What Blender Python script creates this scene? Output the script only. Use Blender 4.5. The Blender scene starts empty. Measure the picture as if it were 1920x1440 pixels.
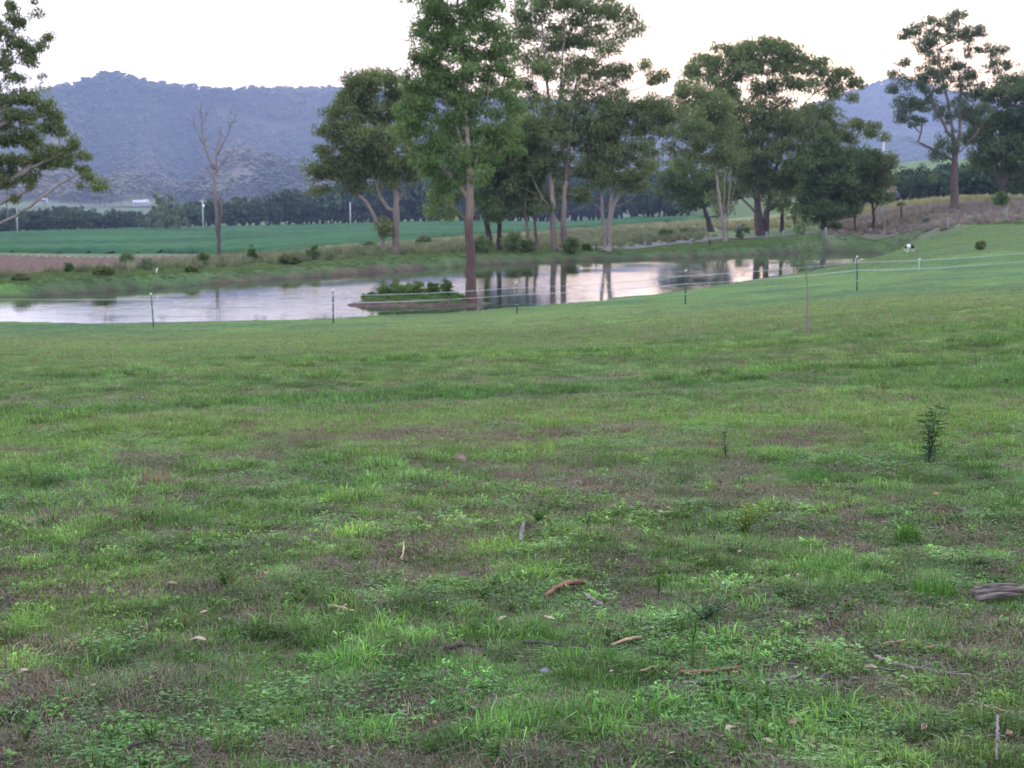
import bpy, math, random
import numpy as np
from mathutils import Vector

# ------------------------------------------------------------------ camera, sky, sun, exposure
SC = bpy.context.scene
ROOT = SC.collection
F_PX, PITCH, EYE = 2775.0, math.atan(350.0 / 2775.0), 4.3      # photo pixels (1920 wide), downward pitch, eye above pond level

cam_d = bpy.data.cameras.new('camera'); cam = bpy.data.objects.new('camera', cam_d); ROOT.objects.link(cam)
cam_d.sensor_width = 36.0; cam_d.lens = 36.0 * F_PX / 1920.0
cam_d.clip_start = 0.1; cam_d.clip_end = 20000
cam_d.dof.use_dof = True; cam_d.dof.focus_distance = 6.5; cam_d.dof.aperture_fstop = 7.0
cam.location = (0, 0, EYE); cam.rotation_euler = (math.pi / 2 - PITCH, 0, 0)
SC.camera = cam

SUN_AZ, SUN_EL = math.radians(14), math.radians(9)              # azimuth right of straight ahead, elevation
sun_d = bpy.data.lights.new('sun', 'SUN'); sun = bpy.data.objects.new('sun', sun_d); ROOT.objects.link(sun)
sun_d.energy = 0.35; sun_d.angle = math.radians(25); sun_d.color = (1.0, 0.80, 0.66)
sdir = Vector((math.sin(SUN_AZ) * math.cos(SUN_EL), math.cos(SUN_AZ) * math.cos(SUN_EL), math.sin(SUN_EL)))
sun.rotation_euler = sdir.to_track_quat('Z', 'Y').to_euler()

SC.view_settings.view_transform = 'Standard'; SC.view_settings.look = 'None'
SC.view_settings.gamma = 1.0; SC.view_settings.use_curve_mapping = False
SC.view_settings.exposure = 0.55
SC.cycles.use_denoising = True
SC.cycles.max_bounces = 5; SC.cycles.diffuse_bounces = 3; SC.cycles.glossy_bounces = 2
SC.cycles.transmission_bounces = 2; SC.cycles.transparent_max_bounces = 6; SC.cycles.volume_bounces = 0
SC.cycles.caustics_reflective = False; SC.cycles.caustics_refractive = False
SC.cycles.sample_clamp_indirect = 4.0

world = bpy.data.worlds.new('World'); SC.world = world; world.use_nodes = True
wt = world.node_tree; wt.nodes.clear()
def wn(t, **k):
    n = wt.nodes.new(t)
    for a, b in k.items(): setattr(n, a, b)
    return n
sky = wn('ShaderNodeTexSky', sky_type='NISHITA', sun_disc=False, sun_elevation=math.radians(9), sun_rotation=SUN_AZ)
bg1 = wn('ShaderNodeBackground'); bg1.inputs[1].default_value = 0.05; wt.links.new(sky.outputs[0], bg1.inputs[0])
tc = wn('ShaderNodeTexCoord'); sx = wn('ShaderNodeSeparateXYZ'); wt.links.new(tc.outputs['Generated'], sx.inputs[0])
rp = wn('ShaderNodeValToRGB'); rp.color_ramp.interpolation = 'EASE'
SKY = [(0.0, (1.22, 1.02, 1.08)), (0.07, (2.2, 1.86, 1.98)), (0.16, (1.90, 1.75, 1.90)), (0.45, (1.45, 1.50, 1.78)), (1.0, (1.35, 1.45, 1.80))]
while len(rp.color_ramp.elements) < len(SKY): rp.color_ramp.elements.new(0.5)
for e, (p, c) in zip(rp.color_ramp.elements, SKY): e.position = p; e.color = (c[0] / 2, c[1] / 2, c[2] / 2, 1)
wt.links.new(sx.outputs['Z'], rp.inputs[0])
# warm glow round the set sun, low over the right half
nrm = wn('ShaderNodeVectorMath', operation='DOT_PRODUCT'); nrm.inputs[1].default_value = (math.sin(SUN_AZ), math.cos(SUN_AZ), 0.0)
wt.links.new(tc.outputs['Generated'], nrm.inputs[0])
gr = wn('ShaderNodeMapRange', interpolation_type='SMOOTHERSTEP'); gr.inputs[1].default_value = 0.88; gr.inputs[2].default_value = 1.0
wt.links.new(nrm.outputs['Value'], gr.inputs[0])
lowr = wn('ShaderNodeMapRange', interpolation_type='SMOOTHSTEP'); lowr.inputs[1].default_value = 0.15; lowr.inputs[2].default_value = 0.04
wt.links.new(sx.outputs['Z'], lowr.inputs[0])
ml = wn('ShaderNodeMath', operation='MULTIPLY'); wt.links.new(gr.outputs[0], ml.inputs[0]); wt.links.new(lowr.outputs[0], ml.inputs[1])
mixc = wn('ShaderNodeMix', data_type='RGBA'); wt.links.new(ml.outputs[0], mixc.inputs[0])
wt.links.new(rp.outputs[0], mixc.inputs[6]); mixc.inputs[7].default_value = (1.22, 0.66, 0.46, 1)
bg2 = wn('ShaderNodeBackground'); bg2.inputs[1].default_value = 2.0 * 1.0; wt.links.new(mixc.outputs[2], bg2.inputs[0])
ad = wn('ShaderNodeAddShader'); wt.links.new(bg1.outputs[0], ad.inputs[0]); wt.links.new(bg2.outputs[0], ad.inputs[1])
wo = wn('ShaderNodeOutputWorld'); wt.links.new(ad.outputs[0], wo.inputs[0])

# ------------------------------------------------------------------ helpers
RNG = np.random.default_rng(7)
def _h(ix, iy, seed):
    n = (ix.astype(np.int64) * 374761393 + iy.astype(np.int64) * 668265263 + seed * 1442695041) & 0xffffffff
    n = ((n ^ (n >> 13)) * 1274126177) & 0xffffffff
    return ((n ^ (n >> 16)) & 0xffff) / 65535.0
def vnoise(x, y, seed=0):
    x = np.asarray(x, float); y = np.asarray(y, float)
    ix, iy = np.floor(x), np.floor(y); fx, fy = x - ix, y - iy
    fx = fx * fx * (3 - 2 * fx); fy = fy * fy * (3 - 2 * fy)
    a, b = _h(ix, iy, seed), _h(ix + 1, iy, seed); c, d = _h(ix, iy + 1, seed), _h(ix + 1, iy + 1, seed)
    return (a * (1 - fx) + b * fx) * (1 - fy) + (c * (1 - fx) + d * fx) * fy
def fbm(x, y, octv=4, seed=0):
    s, a, t = 0.0, 0.5, 0.0
    for k in range(octv):
        s = s + a * vnoise(np.asarray(x) * 2 ** k + 17.3 * k, np.asarray(y) * 2 ** k - 9.1 * k, seed + k); t += a; a *= 0.5
    return s / t
def sstep(a, b, x):
    t = np.clip((np.asarray(x, float) - a) / (b - a), 0, 1); return t * t * (3 - 2 * t)

def ray(px, py):
    cx, cy = (px - 960.0) / F_PX, (720.0 - py) / F_PX
    return np.array([cx, math.cos(PITCH) + cy * math.sin(PITCH), -math.sin(PITCH) + cy * math.cos(PITCH)])
def at(px, py, Y):
    d = ray(px, py); t = Y / d[1]
    return np.array([d[0] * t, Y, EYE + d[2] * t])

# ---- terrain: smooth surface through measured points
CP = []
def cp(px, py, Y): p = at(px, py, Y); CP.append((p[0], p[1], p[2]))
def cz(u, Y, z): CP.append((u * Y, Y, z))
for u in (-.6, -.3, 0, .3, .6): cz(u, .7, 2.68)
for u in (-.6, -.3, 0, .3, .6): cz(u, 3, 2.55)
for u in (-.35, 0, .35): cz(u, 6, 2.40)
for u, z in ((-.4, 2.02), (0, 2.09), (.4, 2.2)): cz(u, 12, z)
for u, z in ((-.4, 1.25), (0, 1.46), (.2, 1.66), (.4, 2.0)): cz(u, 25, z)
for u, z in ((-.4, .72), (-.1, .85), (.1, 1.12), (.3, 1.75)): cz(u, 36, z)
cp(1515, 627, 30)
for px, py, Y in ((-300, 606, 48), (0, 606, 48), (288, 604, 48.5), (625, 600, 48.5), (970, 588, 50), (1285, 570, 47), (1607, 545, 45.6), (1920, 533, 44), (2300, 515, 44),
                  (1900, 470, 65), (1900, 440, 92), (1900, 415, 115), (2300, 400, 100), (1705, 472, 75), (1705, 440, 97), (1705, 427, 108), (1790, 392, 130), (1740, 381, 160), (1950, 385, 140),
                  (1640, 500, 75), (1640, 455, 121), (1550, 441, 121), (1600, 440, 122), (1450, 505, 70), (1180, 545, 58),
                  (1200, 470, 108), (1000, 474, 103), (1400, 461, 114), (1340, 433, 160), (1430, 443, 132), (1360, 452, 119), (1550, 425, 140), (1600, 410, 160),
                  (1200, 441, 170), (1200, 416, 350), (1000, 440, 200), (800, 456, 190), (740, 474, 98), (870, 446, 230), (600, 467, 200), (1040, 470, 104), (900, 474, 100),
                  (300, 472, 240), (0, 470, 244), (-400, 470, 244), (0, 440, 349), (300, 431, 400), (600, 424, 452), (-400, 445, 330), (900, 417, 480), (1200, 411, 530),
                  (410, 488, 136), (410, 477, 210), (0, 516, 158), (0, 482, 222), (-400, 516, 158), (210, 500, 158), (560, 480, 140),
                  (0, 525, 68), (-400, 530, 66), (200, 515, 72), (400, 507, 79), (600, 492, 87), (800, 480, 95),
                  (1490, 362, 420), (1700, 378, 200), (1700, 335, 500), (1700, 303, 640), (1560, 365, 420), (2000, 300, 600), (2000, 370, 200)):
    cp(px, py, Y)
for u in (-.6, -.3, 0): cz(u, 800, -4.5)
for u in (-.6, -.3, 0, .1): cz(u, 1300, -4.5)
for u, z in ((.2, 6), (.27, 14), (.5, 14)): cz(u, 800, z)
for u in (.3, .6): cz(u, 1500, 2)
for u in (-.6, 0, .6): cz(u, 6000, -4.5)
CPA = np.array(CP)
def _uv(X, Y):
    r = np.sqrt(X * X + Y * Y); az = np.clip(np.arctan2(X, Y), -.6, .6)
    return np.stack([az * 4.5, np.log(np.maximum(r, .5)) * 1.6], -1)
_P = _uv(CPA[:, 0], CPA[:, 1])
def _k(r2): return np.where(r2 > 1e-12, 0.5 * r2 * np.log(np.maximum(r2, 1e-12)), 0)
_n = len(_P); _A = np.zeros((_n + 3, _n + 3))
_A[:_n, :_n] = _k(((_P[:, None] - _P[None]) ** 2).sum(-1)) + np.eye(_n) * 0.002
_A[:_n, _n] = 1; _A[:_n, _n + 1:] = _P; _A[_n:, :_n] = _A[:_n, _n:].T
_W = np.linalg.solve(_A, np.concatenate([CPA[:, 2], np.zeros(3)]))
def zrbf(X, Y):
    X = np.atleast_1d(X).astype(float); Y = np.atleast_1d(Y).astype(float); out = np.empty(X.shape).ravel()
    q = _uv(X.ravel(), Y.ravel())
    for s in range(0, len(q), 20000):
        b = q[s:s + 20000]
        d2 = (b * b).sum(1)[:, None] + (_P * _P).sum(1)[None] - 2 * b @ _P.T
        out[s:s + 20000] = _k(np.maximum(d2, 0)) @ _W[:_n] + _W[_n] + b @ _W[_n + 1:]
    return out.reshape(X.shape)

def sdf(poly, X, Y):        # positive outside
    X = np.asarray(X, float); Y = np.asarray(Y, float); best = np.full(X.shape, 1e18); inside = np.zeros(X.shape, bool)
    n = len(poly)
    for i in range(n):
        ax, ay = poly[i]; bx, by = poly[(i + 1) % n]; dx, dy = bx - ax, by - ay
        t = np.clip(((X - ax) * dx + (Y - ay) * dy) / (dx * dx + dy * dy + 1e-12), 0, 1)
        best = np.minimum(best, (X - ax - t * dx) ** 2 + (Y - ay - t * dy) ** 2)
        c = ((ay > Y) != (by > Y)) & (X < (bx - ax) * (Y - ay) / ((by - ay) if by != ay else 1e-12) + ax); inside ^= c
    d = np.sqrt(best); return np.where(inside, -d, d)
def wpt(px, py, Z=0.0):
    d = ray(px, py); t = (Z - EYE) / d[2]; return (d[0] * t, d[1] * t)
def smooth_poly(p, it=2):
    p = np.array(p)
    for _ in range(it):
        q = np.roll(p, -1, 0); p = np.stack([p * .75 + q * .25, p * .25 + q * .75], 1).reshape(-1, 2)
    return p
POND = smooth_poly([wpt(*q) for q in ((-500, 600), (-200, 603), (0, 602), (200, 605), (400, 603), (560, 597), (700, 592), (850, 584), (1000, 572), (1130, 562), (1250, 548), (1400, 526), (1520, 506), (1600, 494), (1650, 482),
                                     (1655, 474), (1580, 471), (1480, 475), (1380, 480), (1280, 484), (1150, 487), (1000, 492), (900, 497), (800, 505), (700, 512), (600, 519), (500, 526), (400, 533), (300, 540), (200, 547), (100, 553), (0, 557), (-200, 565), (-500, 573))], 2)
ISL = smooth_poly([(-6.9, 59.6), (-6.2, 58.5), (-4.6, 58.0), (-2.6, 58.1), (-1.2, 58.8), (-.65, 60.3), (-1.2, 61.9), (-3.0, 63.0), (-5.0, 62.8), (-6.4, 61.2)], 2)
def pond_s(X, Y):
    wob = (fbm(X * .45, Y * .45, 3, 31) - .5) * 1.1
    s1 = sdf(POND, X, Y) + wob; s2 = -(sdf(ISL, X, Y)) + wob * .5 + (fbm(X * 1.3, Y * 1.3, 3, 35) - .5) * .9
    return s1, s2

def MID(X): return np.interp(X, [-60, -22, 0, 12, 26, 30], [55, 57.5, 78, 93, 107, 110])
def terrain(X, Y):
    X = np.atleast_1d(np.asarray(X, float)); Y = np.atleast_1d(np.asarray(Y, float)); r = np.sqrt(X * X + Y * Y)
    z = zrbf(X, Y)
    near = sstep(60, 20, r)
    z = z + (fbm(X * .5, Y * .5, 4, 3) - .5) * .14 * near + (fbm(X * 2.6, Y * 2.6, 3, 5) - .5) * .05 * sstep(30, 10, r)
    z = z + (fbm(X * .12, Y * .12, 4, 9) - .5) * .35 * sstep(22, 45, r) * sstep(300, 120, r) * sstep(0, .3, z - .4)
    # worn step crossing the paddock, from lower left to upper right
    L = 18.3 + .085 * X + (fbm(X * .22, Y * 0 + 3, 3, 12) - .5) * 3.0
    z = z - .13 * sstep(0, .7, r - L) * sstep(7, 1.2, r - L) * (1 - sstep(28, 40, r))
    L2 = L + 3.9 + (fbm(X * .3, Y * 0 + 8, 3, 14) - .5) * 1.6
    z = z - .07 * sstep(0, .4, r - L2) * sstep(5, 1.2, r - L2)
    msk = (r > 35) & (r < 200)
    if msk.any():
        Xm, Ym, zm = X[msk], Y[msk], z[msk]
        s1, s2 = pond_s(Xm, Ym)
        nb = sstep(-8, 9, Ym - MID(Xm)); w = 7.0 * (1 - nb) + 1.3 * nb
        zr = np.where(s1 < 8, np.maximum(zm, .2), zm)
        lift = sstep(0, 1, s1 / w)
        tt = np.clip(s1 / w, 0, 1); z1 = np.where(s1 > 0, zr * ((1 - nb) * (tt * .55 + .45 * lift) + nb * (.25 * tt + .75 * lift)), np.maximum(s1 * .3, -1.2))
        z2 = np.where(s2 > 0, .40 * sstep(-.2, 2.3, s2) + (fbm(Xm * 2.2, Ym * 2.2, 4, 33) - .5) * .30 * sstep(-.3, .6, s2), -9)
        zi = np.where(s1 > 0, z1, np.maximum(z1, z2))
        z[msk] = zi
    return z

_YS = np.geomspace(2.5, 1500, 4000)
def hit(px, py):
    d = ray(px, py); t = _YS / d[1]; X = d[0] * t; Z = EYE + d[2] * t
    H = terrain(X, _YS); k = np.nonzero(Z <= H)[0]
    if len(k) == 0: k = [len(_YS) - 1]
    i = k[0]
    return np.array([X[i], _YS[i], H[i]])
def hit_poly(pts): return np.array([hit(a, b)[:2] for a, b in pts])

def link(o, parent=None):
    ROOT.objects.link(o)
    if parent is not None: o.parent = parent
    return o
def tag(o, label=None, cat=None, group=None, kind=None):
    if label: o['label'] = label
    if cat: o['category'] = cat
    if group: o['group'] = group
    if kind: o['kind'] = kind
    return o
def make_mesh(name, V, Fc, mat=None, smooth=False, col=None):
    me = bpy.data.meshes.new(name); V = np.asarray(V, np.float32)
    groups = Fc if isinstance(Fc, list) else [Fc]
    groups = [np.asarray(g, np.int32) for g in groups if len(g)]
    me.vertices.add(len(V)); me.vertices.foreach_set('co', V.ravel())
    nl = sum(g.size for g in groups); npoly = sum(len(g) for g in groups)
    me.loops.add(nl); me.polygons.add(npoly)
    me.loops.foreach_set('vertex_index', np.concatenate([g.ravel() for g in groups]))
    tot = np.concatenate([np.full(len(g), g.shape[1]) for g in groups]); st = np.concatenate([[0], np.cumsum(tot)[:-1]])
    me.polygons.foreach_set('loop_start', st.astype(np.int32)); me.polygons.foreach_set('loop_total', tot.astype(np.int32))
    if smooth: me.polygons.foreach_set('use_smooth', np.ones(npoly, bool))
    if col is not None:
        c = np.ones((len(V), 4), np.float32); c[:, :3] = col
        me.color_attributes.new('Col', 'FLOAT_COLOR', 'POINT').data.foreach_set('color', c.ravel())
    me.update(calc_edges=True)
    if mat: me.materials.append(mat)
    return me
def mobj(name, V, Fc, mat=None, parent=None, smooth=False, col=None):
    return link(bpy.data.objects.new(name, make_mesh(name, V, Fc, mat, smooth, col)), parent)
def empty(name, loc, rz=0.0):
    o = bpy.data.objects.new(name, None); o.location = loc; o.rotation_euler = (0, 0, rz); o.empty_display_size = .3
    ROOT.objects.link(o); return o
def copy_tree(o, parent=None):
    c = o.copy(); ROOT.objects.link(c); c.parent = parent
    for ch in list(o.children): copy_tree(ch, c)
    return c
class Buf:
    """collects geometry that becomes one mesh"""
    def __init__(s): s.v = []; s.f3 = []; s.f4 = []; s.n = 0; s.c = []
    def add(s, V, f3=(), f4=(), col=None):
        V = np.asarray(V, float); s.v.append(V)
        if len(f3): s.f3.append(np.asarray(f3) + s.n)
        if len(f4): s.f4.append(np.asarray(f4) + s.n)
        s.c.append(np.tile(np.asarray((1, 1, 1) if col is None else col, float), (len(V), 1)) if np.ndim(col) < 2 else col)
        s.n += len(V)
    def faces(s): return ([np.concatenate(s.f3)] if s.f3 else []) + ([np.concatenate(s.f4)] if s.f4 else [])
    def obj(s, name, mat, parent=None, smooth=False):
        return mobj(name, np.concatenate(s.v), s.faces(), mat, parent, smooth, np.concatenate(s.c))
    def mesh(s, name, mat, smooth=False): return make_mesh(name, np.concatenate(s.v), s.faces(), mat, smooth, np.concatenate(s.c))
    def tube(s, P, R, n=6, cap=True, col=None):
        P = np.asarray(P, float); R = np.broadcast_to(np.asarray(R, float), (len(P),)); m = len(P)
        T = np.gradient(P, axis=0); T /= np.linalg.norm(T, axis=1)[:, None] + 1e-9
        ref = np.array([1, 0, 0]) if abs(T[0][0]) < .8 else np.array([0, 1, 0])
        A = np.cross(T, ref); A /= np.linalg.norm(A, axis=1)[:, None] + 1e-9; B = np.cross(T, A)
        th = np.arange(n) * 2 * math.pi / n
        V = P[:, None] + R[:, None, None] * (np.cos(th)[None, :, None] * A[:, None] + np.sin(th)[None, :, None] * B[:, None])
        i = np.arange(m - 1)[:, None] * n; j = np.arange(n)[None]; k = (j + 1) % n
        f4 = np.stack([i + j, i + k, i + n + k, i + n + j], -1).reshape(-1, 4)
        V = V.reshape(-1, 3); f3 = []
        if cap:
            V = np.concatenate([V, P[:1], P[-1:]]); a, b = m * n, m * n + 1
            f3 = [(a, (q + 1) % n, q) for q in range(n)] + [(b, (m - 1) * n + q, (m - 1) * n + (q + 1) % n) for q in range(n)]
        s.add(V, f3, f4, col)
    def box(s, c, d, rz=0, col=None):
        x, y, z = np.array(d) / 2; V = np.array([(a * x, b * y, e * z) for a in (-1, 1) for b in (-1, 1) for e in (-1, 1)])
        co, si = math.cos(rz), math.sin(rz); V = np.stack([V[:, 0] * co - V[:, 1] * si, V[:, 0] * si + V[:, 1] * co, V[:, 2]], 1) + np.array(c)
        s.add(V, [], [(0, 1, 3, 2), (4, 6, 7, 5), (0, 4, 5, 1), (2, 3, 7, 6), (0, 2, 6, 4), (1, 5, 7, 3)], col)

# ------------------------------------------------------------------ materials
def mat(name, build):
    m = bpy.data.materials.new(name); m.use_nodes = True; nt = m.node_tree; nt.nodes.clear()
    def N(t, **k):
        n = nt.nodes.new(t)
        for a, b in k.items(): setattr(n, a, b)
        return n
    out = N('ShaderNodeOutputMaterial'); s = build(N, nt.links.new); nt.links.new(s, out.inputs[0]); return m
def noise_mix(N, L, c1, c2, scale, coord='Object', detail=4, stretch=None, lo=.35, hi=.65):
    t = N('ShaderNodeTexCoord'); src = t.outputs[coord]
    if stretch:
        mp = N('ShaderNodeMapping'); mp.inputs['Scale'].default_value = stretch; L(src, mp.inputs[0]); src = mp.outputs[0]
    n = N('ShaderNodeTexNoise'); n.inputs['Scale'].default_value = scale; n.inputs['Detail'].default_value = detail; L(src, n.inputs['Vector'])
    mr = N('ShaderNodeMapRange'); mr.inputs[1].default_value = lo; mr.inputs[2].default_value = hi; L(n.outputs[0], mr.inputs[0])
    mx = N('ShaderNodeMix', data_type='RGBA'); L(mr.outputs[0], mx.inputs[0]); mx.inputs[6].default_value = (*c1, 1); mx.inputs[7].default_value = (*c2, 1)
    return mx.outputs[2], n.outputs[0]
def simple(name, c1, c2=None, scale=8, rough=.8, bump=.0, stretch=None, metal=0, coord='Object', spec=.3):
    def b(N, L):
        p = N('ShaderNodeBsdfPrincipled'); p.inputs['Roughness'].default_value = rough; p.inputs['Metallic'].default_value = metal; p.inputs['Specular IOR Level'].default_value = spec
        c, f = noise_mix(N, L, c1, c2 or c1, scale, stretch=stretch, coord=coord); L(c, p.inputs['Base Color'])
        if bump:
            bp = N('ShaderNodeBump'); bp.inputs['Strength'].default_value = 1; bp.inputs['Distance'].default_value = bump; L(f, bp.inputs['Height']); L(bp.outputs[0], p.inputs['Normal'])
        return p.outputs[0]
    return mat(name, b)
def leafy(name, base, trans=.35, tint_attr=None):
    """vertex colour 'Col' (leaf to leaf difference) times base, part of the light goes through"""
    def b(N, L):
        a = N('ShaderNodeVertexColor'); a.layer_name = 'Col'
        m = N('ShaderNodeMix', data_type='RGBA', blend_type='MULTIPLY'); m.inputs[0].default_value = 1; m.inputs[6].default_value = (*base, 1); L(a.outputs[0], m.inputs[7]); c = m.outputs[2]
        if tint_attr:
            t = N('ShaderNodeAttribute', attribute_type='INSTANCER', attribute_name=tint_attr)
            m2 = N('ShaderNodeMix', data_type='RGBA', blend_type='MULTIPLY'); m2.inputs[0].default_value = 1; L(c, m2.inputs[6]); L(t.outputs['Color'], m2.inputs[7]); c = m2.outputs[2]
        d = N('ShaderNodeBsdfPrincipled'); d.inputs['Roughness'].default_value = .55; d.inputs['Specular IOR Level'].default_value = .25; L(c, d.inputs['Base Color'])
        tr = N('ShaderNodeBsdfTranslucent'); g = N('ShaderNodeMix', data_type='RGBA', blend_type='MULTIPLY'); g.inputs[0].default_value = 1; L(c, g.inputs[6]); g.inputs[7].default_value = (1.25, 1.3, .6, 1); L(g.outputs[2], tr.inputs[0])
        mx = N('ShaderNodeMixShader'); mx.inputs[0].default_value = trans; L(d.outputs[0], mx.inputs[1]); L(tr.outputs[0], mx.inputs[2])
        return mx.outputs[0]
    return mat(name, b)
def bark(name, c1, c2, c3, z0, z1):
    """c1/c2 streaks on the rough lower trunk, c3 the smooth shed bark above"""
    def b(N, L):
        c, f = noise_mix(N, L, c1, c2, 3.0, stretch=(6, 6, .8), lo=.3, hi=.7)
        t = N('ShaderNodeTexCoord'); s = N('ShaderNodeSeparateXYZ'); L(t.outputs['Object'], s.inputs[0])
        nz = N('ShaderNodeTexNoise'); nz.inputs['Scale'].default_value = 1.3; L(t.outputs['Object'], nz.inputs['Vector'])
        ma = N('ShaderNodeMath', operation='MULTIPLY_ADD'); L(nz.outputs[0], ma.inputs[0]); ma.inputs[1].default_value = (z1 - z0) * .9; L(s.outputs[2], ma.inputs[2])
        r = N('ShaderNodeMapRange'); r.inputs[1].default_value = z0 + (z1 - z0) * .45; r.inputs[2].default_value = z1 + (z1 - z0) * .45; L(ma.outputs[0], r.inputs[0])
        up, _ = noise_mix(N, L, c3, tuple(v * .62 for v in c3), 2.2, stretch=(3, 3, .6))
        mx = N('ShaderNodeMix', data_type='RGBA'); L(r.outputs[0], mx.inputs[0]); L(c, mx.inputs[6]); L(up, mx.inputs[7])
        p = N('ShaderNodeBsdfPrincipled'); p.inputs['Roughness'].default_value = .85; L(mx.outputs[2], p.inputs['Base Color'])
        bp = N('ShaderNodeBump'); bp.inputs['Distance'].default_value = .03; L(f, bp.inputs['Height']); L(bp.outputs[0], p.inputs['Normal'])
        return p.outputs[0]
    return mat(name, b)

def ground_mat():
    def b(N, L):
        a = N('ShaderNodeVertexColor'); a.layer_name = 'Col'
        t = N('ShaderNodeTexCoord')
        n1 = N('ShaderNodeTexNoise'); n1.inputs['Scale'].default_value = 9; n1.inputs['Detail'].default_value = 6; L(t.outputs['Object'], n1.inputs['Vector'])
        n2 = N('ShaderNodeTexNoise'); n2.inputs['Scale'].default_value = .9; n2.inputs['Detail'].default_value = 5; L(t.outputs['Object'], n2.inputs['Vector'])
        m1 = N('ShaderNodeMapRange'); m1.inputs[1].default_value = .3; m1.inputs[2].default_value = .7; m1.inputs[3].default_value = .62; m1.inputs[4].default_value = 1.35; L(n1.outputs[0], m1.inputs[0])
        m2 = N('ShaderNodeMapRange'); m2.inputs[1].default_value = .3; m2.inputs[2].default_value = .7; m2.inputs[3].default_value = .8; m2.inputs[4].default_value = 1.2; L(n2.outputs[0], m2.inputs[0])
        mm = N('ShaderNodeMath', operation='MULTIPLY'); L(m1.outputs[0], mm.inputs[0]); L(m2.outputs[0], mm.inputs[1])
        v = N('ShaderNodeVectorMath', operation='SCALE'); L(a.outputs[0], v.inputs[0]); L(mm.outputs[0], v.inputs['Scale'])
        p = N('ShaderNodeBsdfPrincipled'); p.inputs['Roughness'].default_value = .95; p.inputs['Specular IOR Level'].default_value = .1; L(v.outputs[0], p.inputs['Base Color'])
        bp = N('ShaderNodeBump'); bp.inputs['Distance'].default_value = .03; L(n1.outputs[0], bp.inputs['Height']); L(bp.outputs[0], p.inputs['Normal'])
        return p.outputs[0]
    return mat('ground', b)
def water_mat():
    def b(N, L):
        t = N('ShaderNodeTexCoord'); mp = N('ShaderNodeMapping'); mp.inputs['Scale'].default_value = (.10, 1.15, 1); L(t.outputs['Object'], mp.inputs[0])
        n = N('ShaderNodeTexNoise'); n.inputs['Scale'].default_value = 4.5; n.inputs['Detail'].default_value = 3; L(mp.outputs[0], n.inputs['Vector'])
        n2 = N('ShaderNodeTexNoise'); n2.inputs['Scale'].default_value = .10; n2.inputs['Detail'].default_value = 3; L(t.outputs['Object'], n2.inputs['Vector'])
        mr = N('ShaderNodeMapRange'); mr.inputs[1].default_value = .42; mr.inputs[2].default_value = .62; mr.inputs[3].default_value = .25; mr.inputs[4].default_value = 1.0; L(n2.outputs[0], mr.inputs[0])
        h = N('ShaderNodeMath', operation='MULTIPLY'); L(n.outputs[0], h.inputs[0]); L(mr.outputs[0], h.inputs[1])
        bp = N('ShaderNodeBump'); bp.inputs['Distance'].default_value = .0095; L(h.outputs[0], bp.inputs['Height'])
        p = N('ShaderNodeBsdfPrincipled'); p.inputs['Base Color'].default_value = (.025, .028, .02, 1); p.inputs['Roughness'].default_value = .02; p.inputs['IOR'].default_value = 1.55
        L(bp.outputs[0], p.inputs['Normal']); return p.outputs[0]
    return mat('pond_water', b)
M = {}
M['ground'] = ground_mat(); M['water'] = water_mat()
# ------------------------------------------------------------------ the ground
def zone_color(X, Y, Z, s1, s2):
    """real colours of grass, soil and stubble by place"""
    n = len(X); r = np.sqrt(X * X + Y * Y)
    a = fbm(X * .35, Y * .35, 4, 41)[:, None]; b_ = fbm(X * .09, Y * .09, 3, 43)[:, None]; c_ = fbm(X * 1.3, Y * 1.3, 4, 47)[:, None]
    G1, G2, G3 = np.array((.085, .165, .045)), np.array((.05, .115, .045)), np.array((.13, .185, .055))
    col = G1 * (1 - sstep(.4, .62, a)) + G2 * sstep(.4, .62, a)
    k = sstep(.45, .65, b_) * .6; col = col * (1 - k) + G3 * k
    SO = np.array((.042, .031, .028)); ST = np.array((.15, .115, .09))
    nr = (sstep(24, 10, r) * .85)[:, None]; col = col * (1 - nr) + np.array((.058, .046, .034)) * nr; bare = BARE(X, Y)[:, None]; col = col * (1 - bare) + (SO * (1 - c_) + ST * c_) * bare
    # behind the pond
    back = sstep(0, 3, (Y - 66 - .0 * X) / 3)[:, None] * (Y > 60)[:, None]
    return col, bare
def BARE(X, Y):
    r = np.sqrt(X * X + Y * Y)
    q = fbm(X * 1.5, Y * 1.3, 4, 51) * .5 + fbm(X * 5.5, Y * 5, 3, 52) * .5
    k = sstep(.525, .62, q) * (.75 * (1 - sstep(9, 20, r)) + .35 * sstep(9, 20, r)) * (1 - sstep(30, 60, r) * .7)
    L = 18.3 + .085 * X + (fbm(X * .22, Y * 0 + 3, 3, 12) - .5) * 3.0
    edge = (1.3 * np.exp(-((r - L - .2) / .42) ** 2) + 1.2 * np.exp(-((r - L - 4.0) / .6) ** 2) + np.exp(-((r - L - 1.9) / .3) ** 2) * .8) * sstep(.40, .56, fbm(X * .45 + 5, Y * .15, 3, 53) * .6 + fbm(X * 1.6 + 5, Y * .8, 3, 54) * .4) * sstep(7, -1, X)
    return np.clip(k + edge, 0, 1)

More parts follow.
